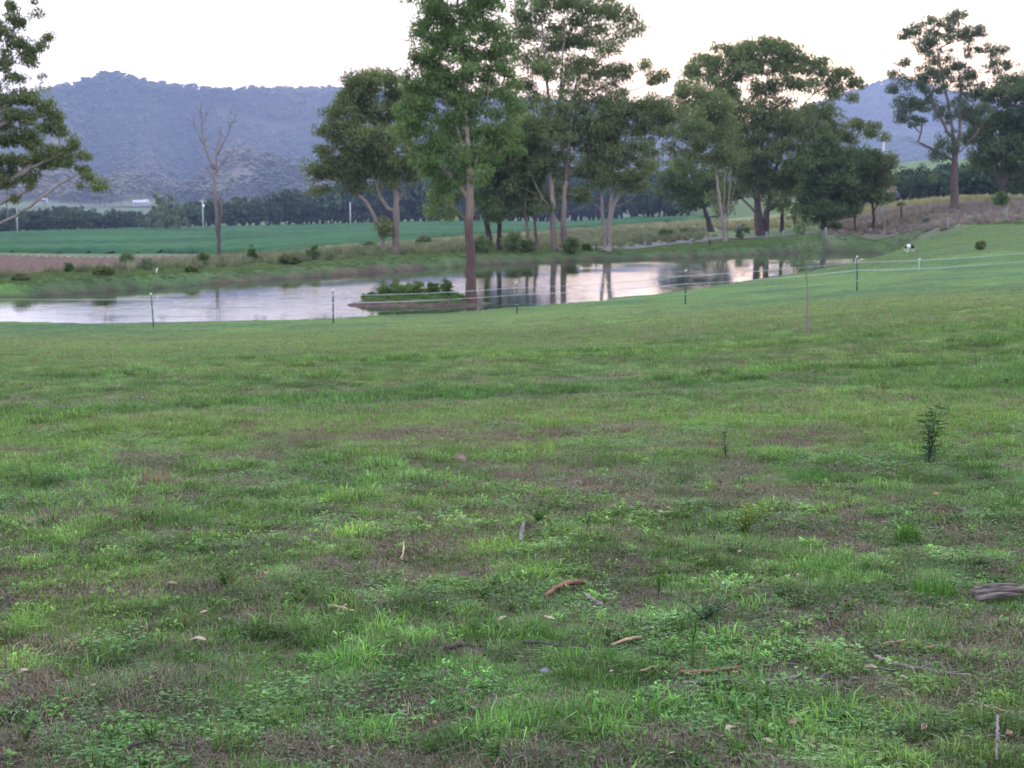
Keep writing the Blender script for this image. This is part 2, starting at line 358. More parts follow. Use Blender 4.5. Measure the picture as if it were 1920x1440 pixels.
azs = np.concatenate([np.linspace(-math.pi, -.5, 30)[:-1], np.linspace(-.5, .5, 430), np.linspace(.5, math.pi, 30)[1:]])
rs = np.concatenate([[.05], np.geomspace(.6, 4, 16)[:-1], np.geomspace(4, 150, 330)[:-1], np.geomspace(150, 6000, 130)])
AZ, RS = np.meshgrid(azs, rs); GX, GY = (np.sin(AZ) * RS).ravel(), (np.cos(AZ) * RS).ravel()
GZ = terrain(GX, GY)
m_ = (RS.ravel() > 30) & (RS.ravel() < 260)
S1 = np.full(len(GX), 99.); S2 = np.full(len(GX), -99.); S1[m_], S2[m_] = pond_s(GX[m_], GY[m_])
col, _ = zone_color(GX, GY, GZ, S1, S2)
def paint(mask, c, k=1.0):
    global col
    w = (np.clip(mask, 0, 1) * k)[:, None]; col = col * (1 - w) + np.array(c) * w
def inpoly(pts, soft=1.5, seed=0, wob=2.0):
    s = sdf(hit_poly(pts), GX, GY) + (fbm(GX * .2, GY * .2, 3, 60 + seed) - .5) * 2 * wob
    return sstep(soft, -soft, s)
FAR = (GY > 66) & (S1 > 0)
nz1 = fbm(GX * .12, GY * .25, 4, 71); nz2 = fbm(GX * .5, GY * .5, 3, 72)
farlev = sstep(1.0, 3.5, S1) * (GY > 60 - .25 * GX)
# far bank: mown green levee, worn dirt lip at the water
paint(FAR * 1.0, (.062, .10, .042), .8)
beyond = FAR & (S1 > 9)
rough = inpoly([(-500, 524), (0, 521), (200, 511), (400, 503), (600, 489), (800, 478), (880, 472), (1000, 468), (1150, 464), (1330, 448), (1330, 432), (1200, 413), (1000, 430), (870, 442), (740, 455), (600, 465), (420, 475), (0, 474), (-500, 474)], 2, 1, 2)
paint(rough, (.13, .14, .085), .9); paint(rough * sstep(.5, .6, nz1), (.10, .15, .06), .8); paint(rough * sstep(.55, .7, nz2), (.2, .18, .12), .6)
pale = inpoly([(560, 468), (740, 456), (870, 447), (1000, 440), (1130, 428), (1320, 412), (1345, 418), (1345, 434), (1200, 440), (1100, 434), (1000, 446), (800, 458), (560, 474)], 2, 2, 1.5)
paint(pale, (.18, .19, .10), .85)
green2 = inpoly([(1040, 455), (1200, 445), (1330, 446), (1420, 452), (1540, 440), (1540, 432), (1420, 440), (1330, 436), (1200, 430), (1040, 445)], 2, 3, 2)
paint(green2, (.10, .17, .05), .7)
dryband = inpoly([(1545, 452), (1640, 438), (1780, 428), (1940, 410), (2400, 385), (2400, 350), (1940, 372), (1800, 382), (1700, 384), (1640, 390), (1560, 412)], 2, 4, 2)
paint(dryband, (.19, .165, .145), .85); paint(dryband * sstep(.5, .62, nz1), (.15, .12, .11), .7)
palefar = inpoly([(1350, 432), (1560, 420), (1660, 396), (1800, 389), (2000, 378), (2000, 368), (1700, 376), (1560, 392), (1350, 412)], 2, 5, 2)
paint(palefar, (.20, .20, .115), .8)
lip = sstep(-.4, .1, S1) * sstep(.75, .25, S1 + (nz2 - .5) * .9) * (GY > MID(GX)) * sstep(-9, 2, GX - (GY - 100) * .9 + 30) * sstep(30, 14, GX)
paint(lip * sstep(.35, .5, nz1 + .12 * (GX > 0)), (.10, .07, .055), .95)
paint(sstep(.4, -.1, S1) * (S1 < .5), (.045, .04, .03)); 
isl = (S2 > -.4) & (S1 < 0)
paint(isl * 1.0, (.07, .052, .043)); paint(isl * sstep(.45, .6, nz2), (.12, .09, .075), .7); paint(isl * sstep(1.0, 1.6, S2 + (nz2 - .5) * 2), (.085, .12, .045), .8)
paint(sstep(420, 700, RS.ravel()) * (GY > 0), (.10, .125, .07), .8)
hillside = inpoly([(1650, 366), (1650, 330), (1690, 300), (1800, 294), (2300, 290), (2300, 340), (1800, 350)], 10, 6, 3)
paint(hillside, (.09, .145, .055))
nA = len(azs); nR = len(rs)
ii = (np.arange(nR - 1)[:, None] * nA + np.arange(nA - 1)[None]).ravel()
gf = np.stack([ii, ii + 1, ii + nA + 1, ii + nA], 1)[:, ::-1]
ground = mobj('ground', np.stack([GX, GY, GZ], 1), gf, M['ground'], smooth=True, col=np.clip(col, 0, 1)); tag(ground, kind='structure')

# water: sheet reaching a little under the banks
wp = smooth_poly(POND, 0); cen = wp.mean(0)
nrmv = np.roll(wp, -1, 0) - np.roll(wp, 1, 0); nrmv = np.stack([nrmv[:, 1], -nrmv[:, 0]], 1); nrmv /= np.linalg.norm(nrmv, axis=1)[:, None]
area = 0.5 * np.sum(wp[:, 0] * np.roll(wp[:, 1], -1) - np.roll(wp[:, 0], -1) * wp[:, 1])
wo_ = wp + nrmv * (1.0 if area > 0 else -1.0) * .9
if area < 0: wo_ = wo_[::-1]
me = bpy.data.meshes.new('pond_water'); me.from_pydata([(x, y, 0.0) for x, y in wo_], [], [list(range(len(wo_)))]); me.materials.append(M['water'])
tag(link(bpy.data.objects.new('pond_water', me)), kind='structure')

# road sheet: gravel lane behind the pond
def ribbon(pts, w, z0, name, mt, n=80):
    P = np.array(pts); t = np.linspace(0, len(P) - 1, n); k = np.clip(t.astype(int), 0, len(P) - 2); f = (t - k)[:, None]
    C = P[k] * (1 - f) + P[k + 1] * f
    for _ in range(4): C[1:-1] = (C[:-2] + C[1:-1] * 2 + C[2:]) / 4
    T = np.gradient(C, axis=0); T /= np.linalg.norm(T, axis=1)[:, None]; Nn = np.stack([-T[:, 1], T[:, 0]], 1)
    offs = np.linspace(-.5, .5, 7); V = (C[:, None] + Nn[:, None] * offs[None, :, None] * w).reshape(-1, 2)
    Z = terrain(V[:, 0], V[:, 1]) + z0
    i = (np.arange(n - 1)[:, None] * 7 + np.arange(6)[None]).ravel()
    return mobj(name, np.column_stack([V, Z]), np.stack([i, i + 1, i + 8, i + 7], 1), mt, smooth=True)
M['road'] = simple('road_gravel', (.085, .085, .09), (.12, .12, .125), 6, .9)
rd = ribbon([hit(*q)[:2] for q in ((1130, 466), (1180, 463), (1230, 458), (1320, 450), (1400, 445), (1480, 441), (1560, 436))], 4.5, .05, 'gravel_road', M['road'])
tag(rd, kind='structure')

# ploughed field with ridges and clods
M['soil'] = simple('ploughed_soil', (.10, .067, .052), (.145, .100, .078), .9, .95, coord='Object', spec=.05)
pl = hit_poly([(-420, 519), (0, 517), (110, 510), (210, 502), (300, 490), (425, 480), (425, 478.5), (0, 478), (-420, 478)])
x0, y0 = pl.min(0); x1, y1 = pl.max(0)
gx, gy = np.meshgrid(np.arange(x0, x1, .22), np.arange(y0, y1, .9)); sh = gx.shape
fx, fy = gx.ravel(), gy.ravel(); ps = sdf(pl, fx, fy)
row = fx + .28 * fy
hz = terrain(fx, fy) + .16 + .17 * np.cos(row * 2 * math.pi / 1.15) + (fbm(fx * 1.8, fy * 1.2, 2, 81) - .5) * .22 - .5 * sstep(-1.5, .5, ps)
i = (np.arange(sh[0] - 1)[:, None] * sh[1] + np.arange(sh[1] - 1)[None]).ravel(); i = i[ps[i] < .6]
tag(mobj('ploughed_field', np.column_stack([fx, fy, hz]), np.stack([i, i + 1, i + sh[1] + 1, i + sh[1]], 1), M['soil']), 'bare ploughed brown soil with furrows beyond the left bank', kind='structure')

# crop field: thick even crop standing .7 m high, its near edge a dark step
M['crop'] = simple('crop_leaves', (.022, .064, .029), (.042, .112, .045), .045, 1.0, spec=.05)
cpoly = hit_poly([(-420, 474), (0, 473.5), (300, 474.5), (430, 476), (545, 475.5), (610, 466), (740, 457), (870, 447), (1000, 438), (1100, 430), (1240, 417), (1330, 414), (1330, 411), (1200, 411), (900, 418), (600, 424), (300, 431), (0, 440), (-420, 445)])
x0, y0 = cpoly.min(0); x1, y1 = cpoly.max(0)
gx, gy = np.meshgrid(np.arange(x0, x1, .8), np.arange(y0, y1, .65)); sh = gx.shape; fx, fy = gx.ravel(), gy.ravel(); ps = sdf(cpoly, fx, fy)
hz = terrain(fx, fy) + .75 * sstep(.15, -.6, ps) + RNG.normal(0, .07, len(fx)) + (fbm(fx * .05, fy * .05, 3, 83) - .5) * .3 * (ps < -.5) + .10 * np.cos((fx + .3 * fy) * 2 * math.pi / 4.0) * (ps < -.5) - .02 - .5 * (ps > .15)
i = (np.arange(sh[0] - 1)[:, None] * sh[1] + np.arange(sh[1] - 1)[None]).ravel(); i = i[ps[i] < .5]
cr = mobj('crop', np.column_stack([fx, fy, hz]), np.stack([i, i + 1, i + sh[1] + 1, i + sh[1]], 1), M['crop']); tag(cr, 'dense bluish green crop covering the flat field', kind='stuff')

# ------------------------------------------------------------------ hills
RIDGE = np.array([(-900, 330), (-400, 290), (0, 236), (60, 207), (100, 190), (135, 182), (165, 175), (190, 165), (212, 157), (235, 158), (260, 165), (290, 172), (350, 179), (400, 181), (430, 184), (480, 179), (530, 178), (560, 182), (600, 178), (640, 177),
                  (800, 188), (1000, 196), (1180, 206), (1260, 224), (1330, 242), (1400, 241), (1450, 229), (1500, 213), (1560, 193), (1600, 181), (1640, 168), (1665, 163), (1700, 170), (1760, 186), (1850, 203), (1920, 214), (2300, 250), (3200, 280)], float)
def hills_z(X, Y):
    r = np.sqrt(X * X + Y * Y); px = 960 + F_PX * (X / Y) * math.cos(PITCH) * 1.01
    e = (370 - np.interp(px, RIDGE[:, 0], RIDGE[:, 1])) / F_PX * .99
    rc = np.interp(px, [0, 300, 700, 1300, 1600, 2000], [2600, 2750, 3100, 3900, 4400, 4300]) + (fbm(px * .004, px * 0, 3, 90) - .5) * 300
    r0 = 1320; H = e * rc + EYE + 4.5
    t = np.clip((r - r0) / (rc - r0), 0, 1.0)
    w = fbm(X * .0012, Y * .0012, 3, 91)
    spur = np.abs(vnoise(px * .012 + w * 3, r * .0005, 92) - .5) * 2; spur2 = np.abs(fbm(px * .03 + w * 4, r * .001, 3, 95) - .5) * 2
    prof = .70 * t ** 1.7 + .18 * sstep(.8, .97, t) + .12 * sstep(.2, .7, t) * t
    z = H * prof - (spur * 120 + spur2 * 45) * (t * (1 - t) * 2.2) + (fbm(X * .004, Y * .004, 4, 93) - .5) * 60 * t * (1 - t) * 2
    z = z - 4.5 + (r > rc) * (-(r - rc) * .25)
    def knoll(cx, cy, Yk, hx, hy, sxp, sd):   # cx,cy crest pixel
        zc = at(cx, cy, Yk)[2] + 4.5
        return zc * np.exp(-((px - cx) / sxp) ** 2 - ((Y - Yk) / sd) ** 2)
    kn = knoll(445, 306, 1750, 0, 0, 75, 230) + knoll(540, 335, 1650, 0, 0, 60, 180) + knoll(255, 350, 1560, 0, 0, 70, 150) + knoll(90, 340, 1600, 0, 0, 90, 170) + knoll(1760, 352, 1500, 0, 0, 200, 200)
    return np.maximum(z, -4.5 + kn + 0 * z) if np.ndim(z) else max(z, kn - 4.5)
ha = np.linspace(-.62, .62, 620); hr = np.concatenate([np.linspace(1330, 3000, 110), np.linspace(3030, 5200, 60)])
HA, HR = np.meshgrid(ha, hr); HX, HY = (np.sin(HA) * HR).ravel(), (np.cos(HA) * HR).ravel(); HZ = hills_z(HX, HY)
hpx = 960 + F_PX * HX / HY
def opened(X, Y):     # cleared grass slopes
    px = 960 + F_PX * X / Y
    a = np.exp(-((px - 470) / 70) ** 2 - ((Y - 1640) / 200) ** 2) + np.exp(-((px - 285) / 60) ** 2 - ((Y - 1520) / 130) ** 2) + .8 * np.exp(-((px - 60) / 90) ** 2 - ((Y - 1520) / 120) ** 2) + .55 * sstep(1480, 1380, Y) + np.exp(-((px - 1740) / 120) ** 2 - ((Y - 1480) / 200) ** 2)
    return sstep(.35, .75, a * .8 + (fbm(X * .009, Y * .009, 4, 97) - .5) * 1.1)
op = opened(HX, HY)[:, None]; nh = fbm(HX * .008, HY * .008, 4, 98)[:, None]
hc = np.array((.05, .06, .04)) * (1 - nh) + np.array((.10, .085, .06)) * nh
og = np.array((.125, .11, .085)); gg = np.array((.12, .15, .075)); kk = sstep(1500, 1420, HY)[:, None]
hc = hc * (1 - op) + (og * (1 - kk) + gg * kk) * op
cl = (sstep(.46, .5, fbm(HX * .003, HY * .003, 3, 99)) * 0)[:, None]
n1 = len(ha); i = (np.arange(len(hr) - 1)[:, None] * n1 + np.arange(n1 - 1)[None]).ravel()
hills = mobj('hills', np.column_stack([HX, HY, HZ]), np.stack([i + n1, i + n1 + 1, i + 1, i], 1), M['ground'], smooth=True, col=hc); tag(hills, kind='structure')

# ------------------------------------------------------------------ scattering (geometry nodes, only for uncountable stuff)
def proto_collection(name, meshes):
    c = bpy.data.collections.new(name)
    for k, me in enumerate(meshes): c.objects.link(bpy.data.objects.new('%s_%02d' % (name, k), me))
    return c
def scatter(name, coll, P, rot, scl, idx, tint, label):
    n = len(P); me = bpy.data.meshes.new(name); me.vertices.add(n); me.vertices.foreach_set('co', np.asarray(P, np.float32).ravel())
    me.attributes.new('rot', 'FLOAT_VECTOR', 'POINT').data.foreach_set('vector', np.asarray(rot, np.float32).ravel())
    scl = np.asarray(scl, np.float32); scl = scl if scl.ndim == 2 else np.repeat(scl[:, None], 3, 1)
    me.attributes.new('scl', 'FLOAT_VECTOR', 'POINT').data.foreach_set('vector', scl.ravel())
    me.attributes.new('idx', 'INT', 'POINT').data.foreach_set('value', np.asarray(idx, np.int32))
    t = np.ones((n, 4), np.float32); t[:, :3] = tint
    me.attributes.new('tint', 'FLOAT_COLOR', 'POINT').data.foreach_set('color', t.ravel())
    o = bpy.data.objects.new(name, me); ROOT.objects.link(o)
    g = bpy.data.node_groups.new(name, 'GeometryNodeTree'); g.interface.new_socket('Geometry', in_out='INPUT', socket_type='NodeSocketGeometry'); g.interface.new_socket('Geometry', in_out='OUTPUT', socket_type='NodeSocketGeometry')
    N, L = g.nodes.new, g.links.new
    gi, go = N('NodeGroupInput'), N('NodeGroupOutput'); ci = N('GeometryNodeCollectionInfo'); ci.inputs[0].default_value = coll; ci.inputs['Separate Children'].default_value = True; ci.inputs['Reset Children'].default_value = True
    ip = N('GeometryNodeInstanceOnPoints'); ip.inputs['Pick Instance'].default_value = True
    def na(nm, ty): q = N('GeometryNodeInputNamedAttribute'); q.data_type = ty; q.inputs[0].default_value = nm; return q.outputs[0]
    L(gi.outputs[0], ip.inputs['Points']); L(ci.outputs[0], ip.inputs['Instance']); L(na('idx', 'INT'), ip.inputs['Instance Index'])
    er = N('FunctionNodeEulerToRotation'); L(na('rot', 'FLOAT_VECTOR'), er.inputs[0]); L(er.outputs[0], ip.inputs['Rotation']); L(na('scl', 'FLOAT_VECTOR'), ip.inputs['Scale'])
    L(ip.outputs[0], go.inputs[0]); md = o.modifiers.new('scatter', 'NODES'); md.node_group = g
    tag(o, label, kind='stuff'); return o
def zrot(n): r = np.zeros((n, 3)); r[:, 2] = RNG.uniform(0, 2 * math.pi, n); r[:, 0] = RNG.normal(0, .08, n); r[:, 1] = RNG.normal(0, .08, n); return r

# forest on the hills
M['forest'] = leafy('forest_leaves', (.068, .080, .046), .0, 'tint')
def lump_tree(seed, tall=1.0):
    g = np.random.default_rng(seed); b = Buf(); b.tube([(0, 0, 0), (0, 0, .5)], [.03, .02], 4, False, (.9, .7, .6))
    for _ in range(7):
        c = np.array([g.normal(0, .17), g.normal(0, .17), g.uniform(.45, .95) * tall]); r = g.uniform(.14, .26)
        th = np.arange(6) * math.pi / 3; V = [c + (0, 0, r * .8)] + [c + r * np.array((math.cos(t), math.sin(t), .15)) * g.uniform(.75, 1.2) for t in th] + [c - (0, 0, r * .5)]
        b.add(V, [(0, 1 + k, 1 + (k + 1) % 6) for k in range(6)] + [(7, 1 + (k + 1) % 6, 1 + k) for k in range(6)], col=np.ones(3) * g.uniform(.85, 1.15))
    return b.mesh('forest_tree', M['forest'])
fcol = proto_collection('forest_tree', [lump_tree(300 + k, 1 + .1 * k) for k in range(5)])
n = 85000; fa = RNG.uniform(-.40, .40, n); fr = 1345 + (RNG.uniform(0, 1, n) ** .75) * 3200
fX, fY = np.sin(fa) * fr, np.cos(fa) * fr; dens = fbm(fX * .01, fY * .01, 3, 101)
keep = (RNG.uniform(0, 1, n) > opened(fX, fY) * 1.02 - .03) & (dens > .28)
fX, fY = fX[keep], fY[keep]; fZ = hills_z(fX, fY) - .5
# trees standing on the skyline
sa = RNG.uniform(-.38, .38, 2600); spx = 960 + F_PX * np.tan(sa)
rc = np.interp(spx, [0, 300, 700, 1300, 1600, 2000], [2600, 2750, 3100, 3900, 4400, 4300]) + (fbm(spx * .004, spx * 0, 3, 90) - .5) * 300
sr = rc + RNG.uniform(-60, 15, len(sa)); sX, sY = np.sin(sa) * sr, np.cos(sa) * sr; sZ = hills_z(sX, sY) - .5
aX, aY, aZ = np.concatenate([fX, sX]), np.concatenate([fY, sY]), np.concatenate([fZ, sZ]); n = len(aX)
sc = RNG.uniform(7, 14, n); rt = zrot(n); rt[:, :2] = 0
tn = (.75 + .5 * fbm(aX * .004, aY * .004, 3, 103))[:, None] * np.array((1, 1, 1)) * RNG.uniform(.93, 1.07, (n, 1))
spv = np.abs(vnoise((960 + F_PX * aX / aY) * .012 + fbm(aX * .0012, aY * .0012, 3, 91) * 3, np.sqrt(aX ** 2 + aY ** 2) * .0005, 92) - .5) * 2; tn = tn * np.clip(1.75 - 1.6 * spv, .35, 1.7)[:, None]  # relief shading put into the tree tint: gullies darker, spur crests lighter
bz = sstep(.42, .6, fbm(aX * .0035, aY * .0035, 3, 105))[:, None]; tn = tn * (1 - bz) + tn * np.array((1.5, 1.12, 1.1)) * bz
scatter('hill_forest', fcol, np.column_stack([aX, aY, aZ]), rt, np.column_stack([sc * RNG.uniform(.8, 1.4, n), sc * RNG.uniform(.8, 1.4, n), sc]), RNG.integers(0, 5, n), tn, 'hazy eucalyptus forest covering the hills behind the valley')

# ------------------------------------------------------------------ trees
M['leafC'] = leafy('gum_leaves_bright', (.14, .215, .075)); M['leafD'] = leafy('gum_leaves', (.155, .195, .08)); M['leafA'] = leafy('gum_leaves_warm', (.15, .185, .07))
M['leafK'] = leafy('dark_leaves', (.078, .112, .045)); M['leafG'] = leafy('grey_green_leaves', (.12, .17, .10)); M['leafY'] = leafy('bright_leaves', (.10, .17, .045)); M['leafT'] = leafy('treeline_leaves', (.038, .068, .036), .15)
M['barkR'] = bark('red_brown_bark', (.055, .034, .030), (.13, .078, .066), (.36, .27, .23), 3.0, 4.6)
M['barkG'] = bark('grey_brown_bark', (.10, .075, .07), (.20, .15, .135), (.36, .29, .26), 1.5, 4.5)
M['barkP'] = bark('pale_bark', (.16, .13, .125), (.27, .22, .21), (.33, .28, .26), 1, 5)
M['barkK'] = bark('black_bark', (.02, .017, .017), (.055, .042, .04), (.09, .07, .062), 3, 9)
M['barkN'] = bark('dark_brown_bark', (.05, .036, .034), (.12, .085, .075), (.19, .14, .12), 4, 9)

def leaf_cards(b, rng, C, Rr, per, L, W, colr, droop=.55):
    """C cluster centres, Rr cluster radii; lens-shaped leaves, two triangles each"""
    n = int(len(C) * per); k = rng.integers(0, len(C), n); g = rng.normal(0, 1, (n, 3)); g /= np.linalg.norm(g, axis=1)[:, None]
    rad = rng.uniform(0, 1, n) ** .45; P = C[k] + g * rad[:, None] * Rr[k][:, None] * np.array((1, 1, .72))
    P[:, 2] -= .1 * Rr[k] * (g[:, 0] ** 2 + g[:, 1] ** 2)
    d = rng.normal(0, 1, (n, 3)); d[:, 2] -= droop * 2.2; d += g * .5; d /= np.linalg.norm(d, axis=1)[:, None]
    s = np.cross(d, rng.normal(0, 1, (n, 3))); s /= np.linalg.norm(s, axis=1)[:, None] + 1e-9
    l = (L * rng.uniform(.65, 1.35, n))[:, None]; w = (W * rng.uniform(.65, 1.35, n))[:, None]
    V = np.stack([P - d * l / 2, P + s * w / 2 + d * l * .05, P + d * l / 2, P - s * w / 2 + d * l * .05], 1).reshape(-1, 3)
    cc = colr * (1 + rng.normal(0, .16, len(C)))[k][:, None] * (1 + rng.normal(0, .15, n))[:, None]; cc = cc * np.array((1, 1, 1)) * (1 + rng.normal(0, .04, (n, 3)))
    b.add(V, [], np.arange(n * 4).reshape(n, 4), np.repeat(np.clip(cc, .15, 2.2), 4, 0))

def resample(P, step):
    P = np.asarray(P, float); d = np.r_[0, np.cumsum(np.linalg.norm(np.diff(P, axis=0), axis=1))]; n = max(2, int(d[-1] / step) + 1); t = np.linspace(0, d[-1], n)
    # smooth interpolation
    Q = np.stack([np.interp(t, d, P[:, k]) for k in range(3)], 1)
    for _ in range(2): Q[1:-1] = (Q[:-2] + 2 * Q[1:-1] + Q[2:]) / 4
    return Q
def build_tree(name, label, base_px, Y, stems, blobs, rad, bmat, lmat, seed, clump=.75, per=80, leaf=(.2, .06), dens=1.0, group=None, cat='tree', tipr=.018, tint=1.0, basez=None, shade=(1, 1, 1), depth=.8, parts=('trunk', 'crown'), sink=.15, bs=(1.18, 1.4)):
    """stems: pixel polylines (first one starts at the foot), blobs: (px,py,rx,ry[,density[,dY]]); depth across the crown is real"""
    rng = np.random.default_rng(seed); clump *= .84; m = Y / F_PX                                   # metres per photo pixel at this distance
    foot = at(base_px[0], base_px[1], Y); gz = terrain(foot[0], foot[1])[0] if basez is None else basez
    root = empty(name, (foot[0], foot[1], gz)); org = np.array([foot[0], foot[1], gz])
    def W(px, py, dy=0.0): p = at(px, py, Y); return np.array([p[0] - org[0], dy, p[2] - org[2]])
    nodes = []; par = []; fixr = {}
    for si, st in enumerate(stems):
        q = [W(*s[:2], (s[2] if len(s) > 2 else 0)) for s in st]
        if si == 0: q = [np.array([0, 0, -sink])] + q[1:] if abs(st[0][0] - base_px[0]) < 1 else [np.array([0, 0, -sink])] + q
        Q = resample(q, .35 if leaf[0] < .5 else .6)
        Q[1:-1] += rng.normal(0, .025, Q[1:-1].shape)
        if si == 0: p0 = -1
        else:
            A = np.array(nodes); p0 = int(np.argmin(((A - Q[0]) ** 2).sum(1)));
            if np.linalg.norm(A[p0] - Q[0]) < .6: Q = Q[1:] if len(Q) > 2 else Q
            elif Q[0][2] < .4: Q[0][2] = -sink; p0 = 0
        nst0 = len(nodes) if si == 1 else (nst0 if si > 1 else 10 ** 6)
        for j, v in enumerate(Q): nodes.append(v); par.append(p0); p0 = len(nodes) - 1
    nstem = len(nodes)
    C = []; R = []
    for bl in blobs:
        px, py, rx, ry = bl[:4]; dn = bl[4] if len(bl) > 4 else 1.0; dy = bl[5] if len(bl) > 5 else rng.normal(0, .35) * rx * m * 1.2
        py += rng.normal(0, 3); rx *= bs[0]; ry *= bs[1]
        c = W(px, py, dy); a, bb, cc = rx * m, rx * m * depth, ry * m
        nn = max(1, int(dn * dens * (a * bb * cc) ** (2 / 3) * 5.2 / (clump ** 2) * .95 + .5)) if clump < min(a, cc) * 1.5 else max(1, int(dn * 2 + .5))
        for _ in range(nn):
            g = rng.normal(0, 1, 3); g /= np.linalg.norm(g); g[2] = g[2] * .9 + .12; rr = rng.uniform(.25, 1) ** .5 * (1.25 if rng.uniform() < .12 else 1.0)
            C.append(c + g * rr * np.array([max(a - clump * .5, a * .4), max(bb - clump * .5, bb * .4), max(cc - clump * .5, cc * .4)])); R.append(clump * rng.uniform(.65, 1.25))
    C = np.array(C); R = np.array(R); C[:, 2] = np.maximum(C[:, 2], .15)
    order = np.argsort(((C - np.array(nodes[:nstem]).mean(0) * [1, 1, .6]) ** 2).sum(1))
    nd = np.zeros((nstem + len(C) * 7, 3)); nd[:nstem] = nodes; cnt = nstem; stemz = nd[:nstem, 2].max()
    for q in order:
        a = C[q]; A = nd[:cnt]; dd = a - A; dist = np.linalg.norm(dd, axis=1)
        low = np.maximum(0, A[:, 2] - a[2] + dist * .25); cost = dist + 1.6 * low + (A[:, 2] < stemz * .22) * 3.0 + .6 * np.maximum(0, .5 - dist) 
        k = int(np.argmin(cost)); L = dist[k]; ns = int(np.clip(L / .7, 1, 6)); p0 = k; d0 = dd[k]
        for j in range(1, ns + 1):
            t = j / ns; v = nd[k] + d0 * t; v[2] += math.sin(t * math.pi) * -.10 * L * (1 if d0[2] > 0 else -.6) ; v += rng.normal(0, .035 * L, 3) * (j < ns)
            nd[cnt] = v; par.append(p0); p0 = cnt; cnt += 1
    nd = nd[:cnt]; par = np.array(par); r2 = np.zeros(cnt); ch = [[] for _ in range(cnt)]
    for i in range(cnt - 1, -1, -1):
        if r2[i] == 0: r2[i] = tipr ** 2.1
        if par[i] >= 0: r2[par[i]] += r2[i]; ch[par[i]].append(i)
    rr = r2 ** (1 / 2.1); k = math.log(rad / tipr) / max(math.log(rr[0] / tipr), .1); rr = tipr * (rr / tipr) ** k
    zt = np.clip(nd[:nstem, 2] / stemz, 0, 1); cap = rad * np.interp(zt, [0, .25, .5, .75, 1], [1, .8, .48, .26, .1]); cap[nst0:] *= .62
    rr[:nstem] = np.minimum(rr[:nstem], cap); rr[:nstem] = np.maximum(rr[:nstem], tipr * 1.3)
    for i in range(nstem, cnt): rr[i] = min(rr[i], rr[par[i]] * .8, rad * .22)
    hgt = np.clip(nd[:, 2], 0, None); rr = rr * (1 + .35 * np.exp(-hgt / (rad * 1.6)) * (rr > rad * .5))
    tb = Buf(); starts = [0] + [c for i in range(cnt) for c in sorted(ch[i], key=lambda c: -rr[c])[1:]]
    for s in starts:
        chain = [s]; 
        while ch[chain[-1]]: chain.append(max(ch[chain[-1]], key=lambda c: rr[c]))
        P = [nd[c] for c in chain]; Rr_ = [rr[c] for c in chain]
        if par[s] >= 0: P = [nd[par[s]]] + P; Rr_ = [min(rr[s] * 1.15, rr[par[s]])] + Rr_
        if len(P) < 2: P = P + [P[0] + np.array([0, 0, .1])]; Rr_ = Rr_ + Rr_
        tb.tube(P, Rr_, 10 if Rr_[0] > .12 else (5 if Rr_[0] > .04 else 3), False)
    tb.obj(parts[0], bmat, root, smooth=True)
    lb = Buf(); leaf_cards(lb, rng, C, R, per * 1.22, leaf[0] * 1.0, leaf[1] * 1.05, np.array(shade) * tint); lb.obj(parts[1], lmat, root)
    tag(root, label, cat, group); return root

# island gum (nearest, feathery bright crown)
build_tree('gum_tree', 'tall straight gum with bright feathery crown on the pond island', (884, 551), 60.0,
    [[(884, 551), (882, 480), (881, 400), (880, 350), (878, 300), (872, 200), (866, 100), (860, 20), (856, -50)], [(880, 380), (884, 340), (893, 300), (910, 240), (918, 150)], [(880, 372), (860, 345), (840, 325), (800, 300), (770, 285)],
     [(879, 330), (868, 310), (866, 260), (830, 180), (800, 110)], [(880, 420), (865, 400), (845, 385)]],
    [(870, -60, 80, 50), (862, 0, 80, 45), (905, 30, 45, 40), (815, 45, 45, 40), (800, 90, 40, 35, .8), (880, 70, 70, 45, .8), (845, 120, 55, 40), (930, 90, 40, 35), (940, 150, 40, 45), (800, 150, 50, 35), (765, 160, 25, 25, .6), (880, 170, 60, 35, .7), (835, 200, 60, 35), (775, 205, 35, 30), (765, 250, 30, 25, .8),
     (820, 250, 45, 35), (880, 235, 50, 35, .8), (940, 215, 40, 45), (955, 270, 30, 30, .8), (900, 280, 45, 35, .8), (845, 290, 50, 30), (790, 290, 35, 25, .9), (820, 330, 30, 25, .7), (860, 325, 35, 25, .7), (905, 330, 30, 20, .5), (830, 370, 28, 24, .8), (808, 400, 18, 18, .6), (845, 400, 16, 20, .6)],
    .225, M['barkR'], M['leafC'], 11, clump=.50, per=88, leaf=(.17, .042), dens=.95)
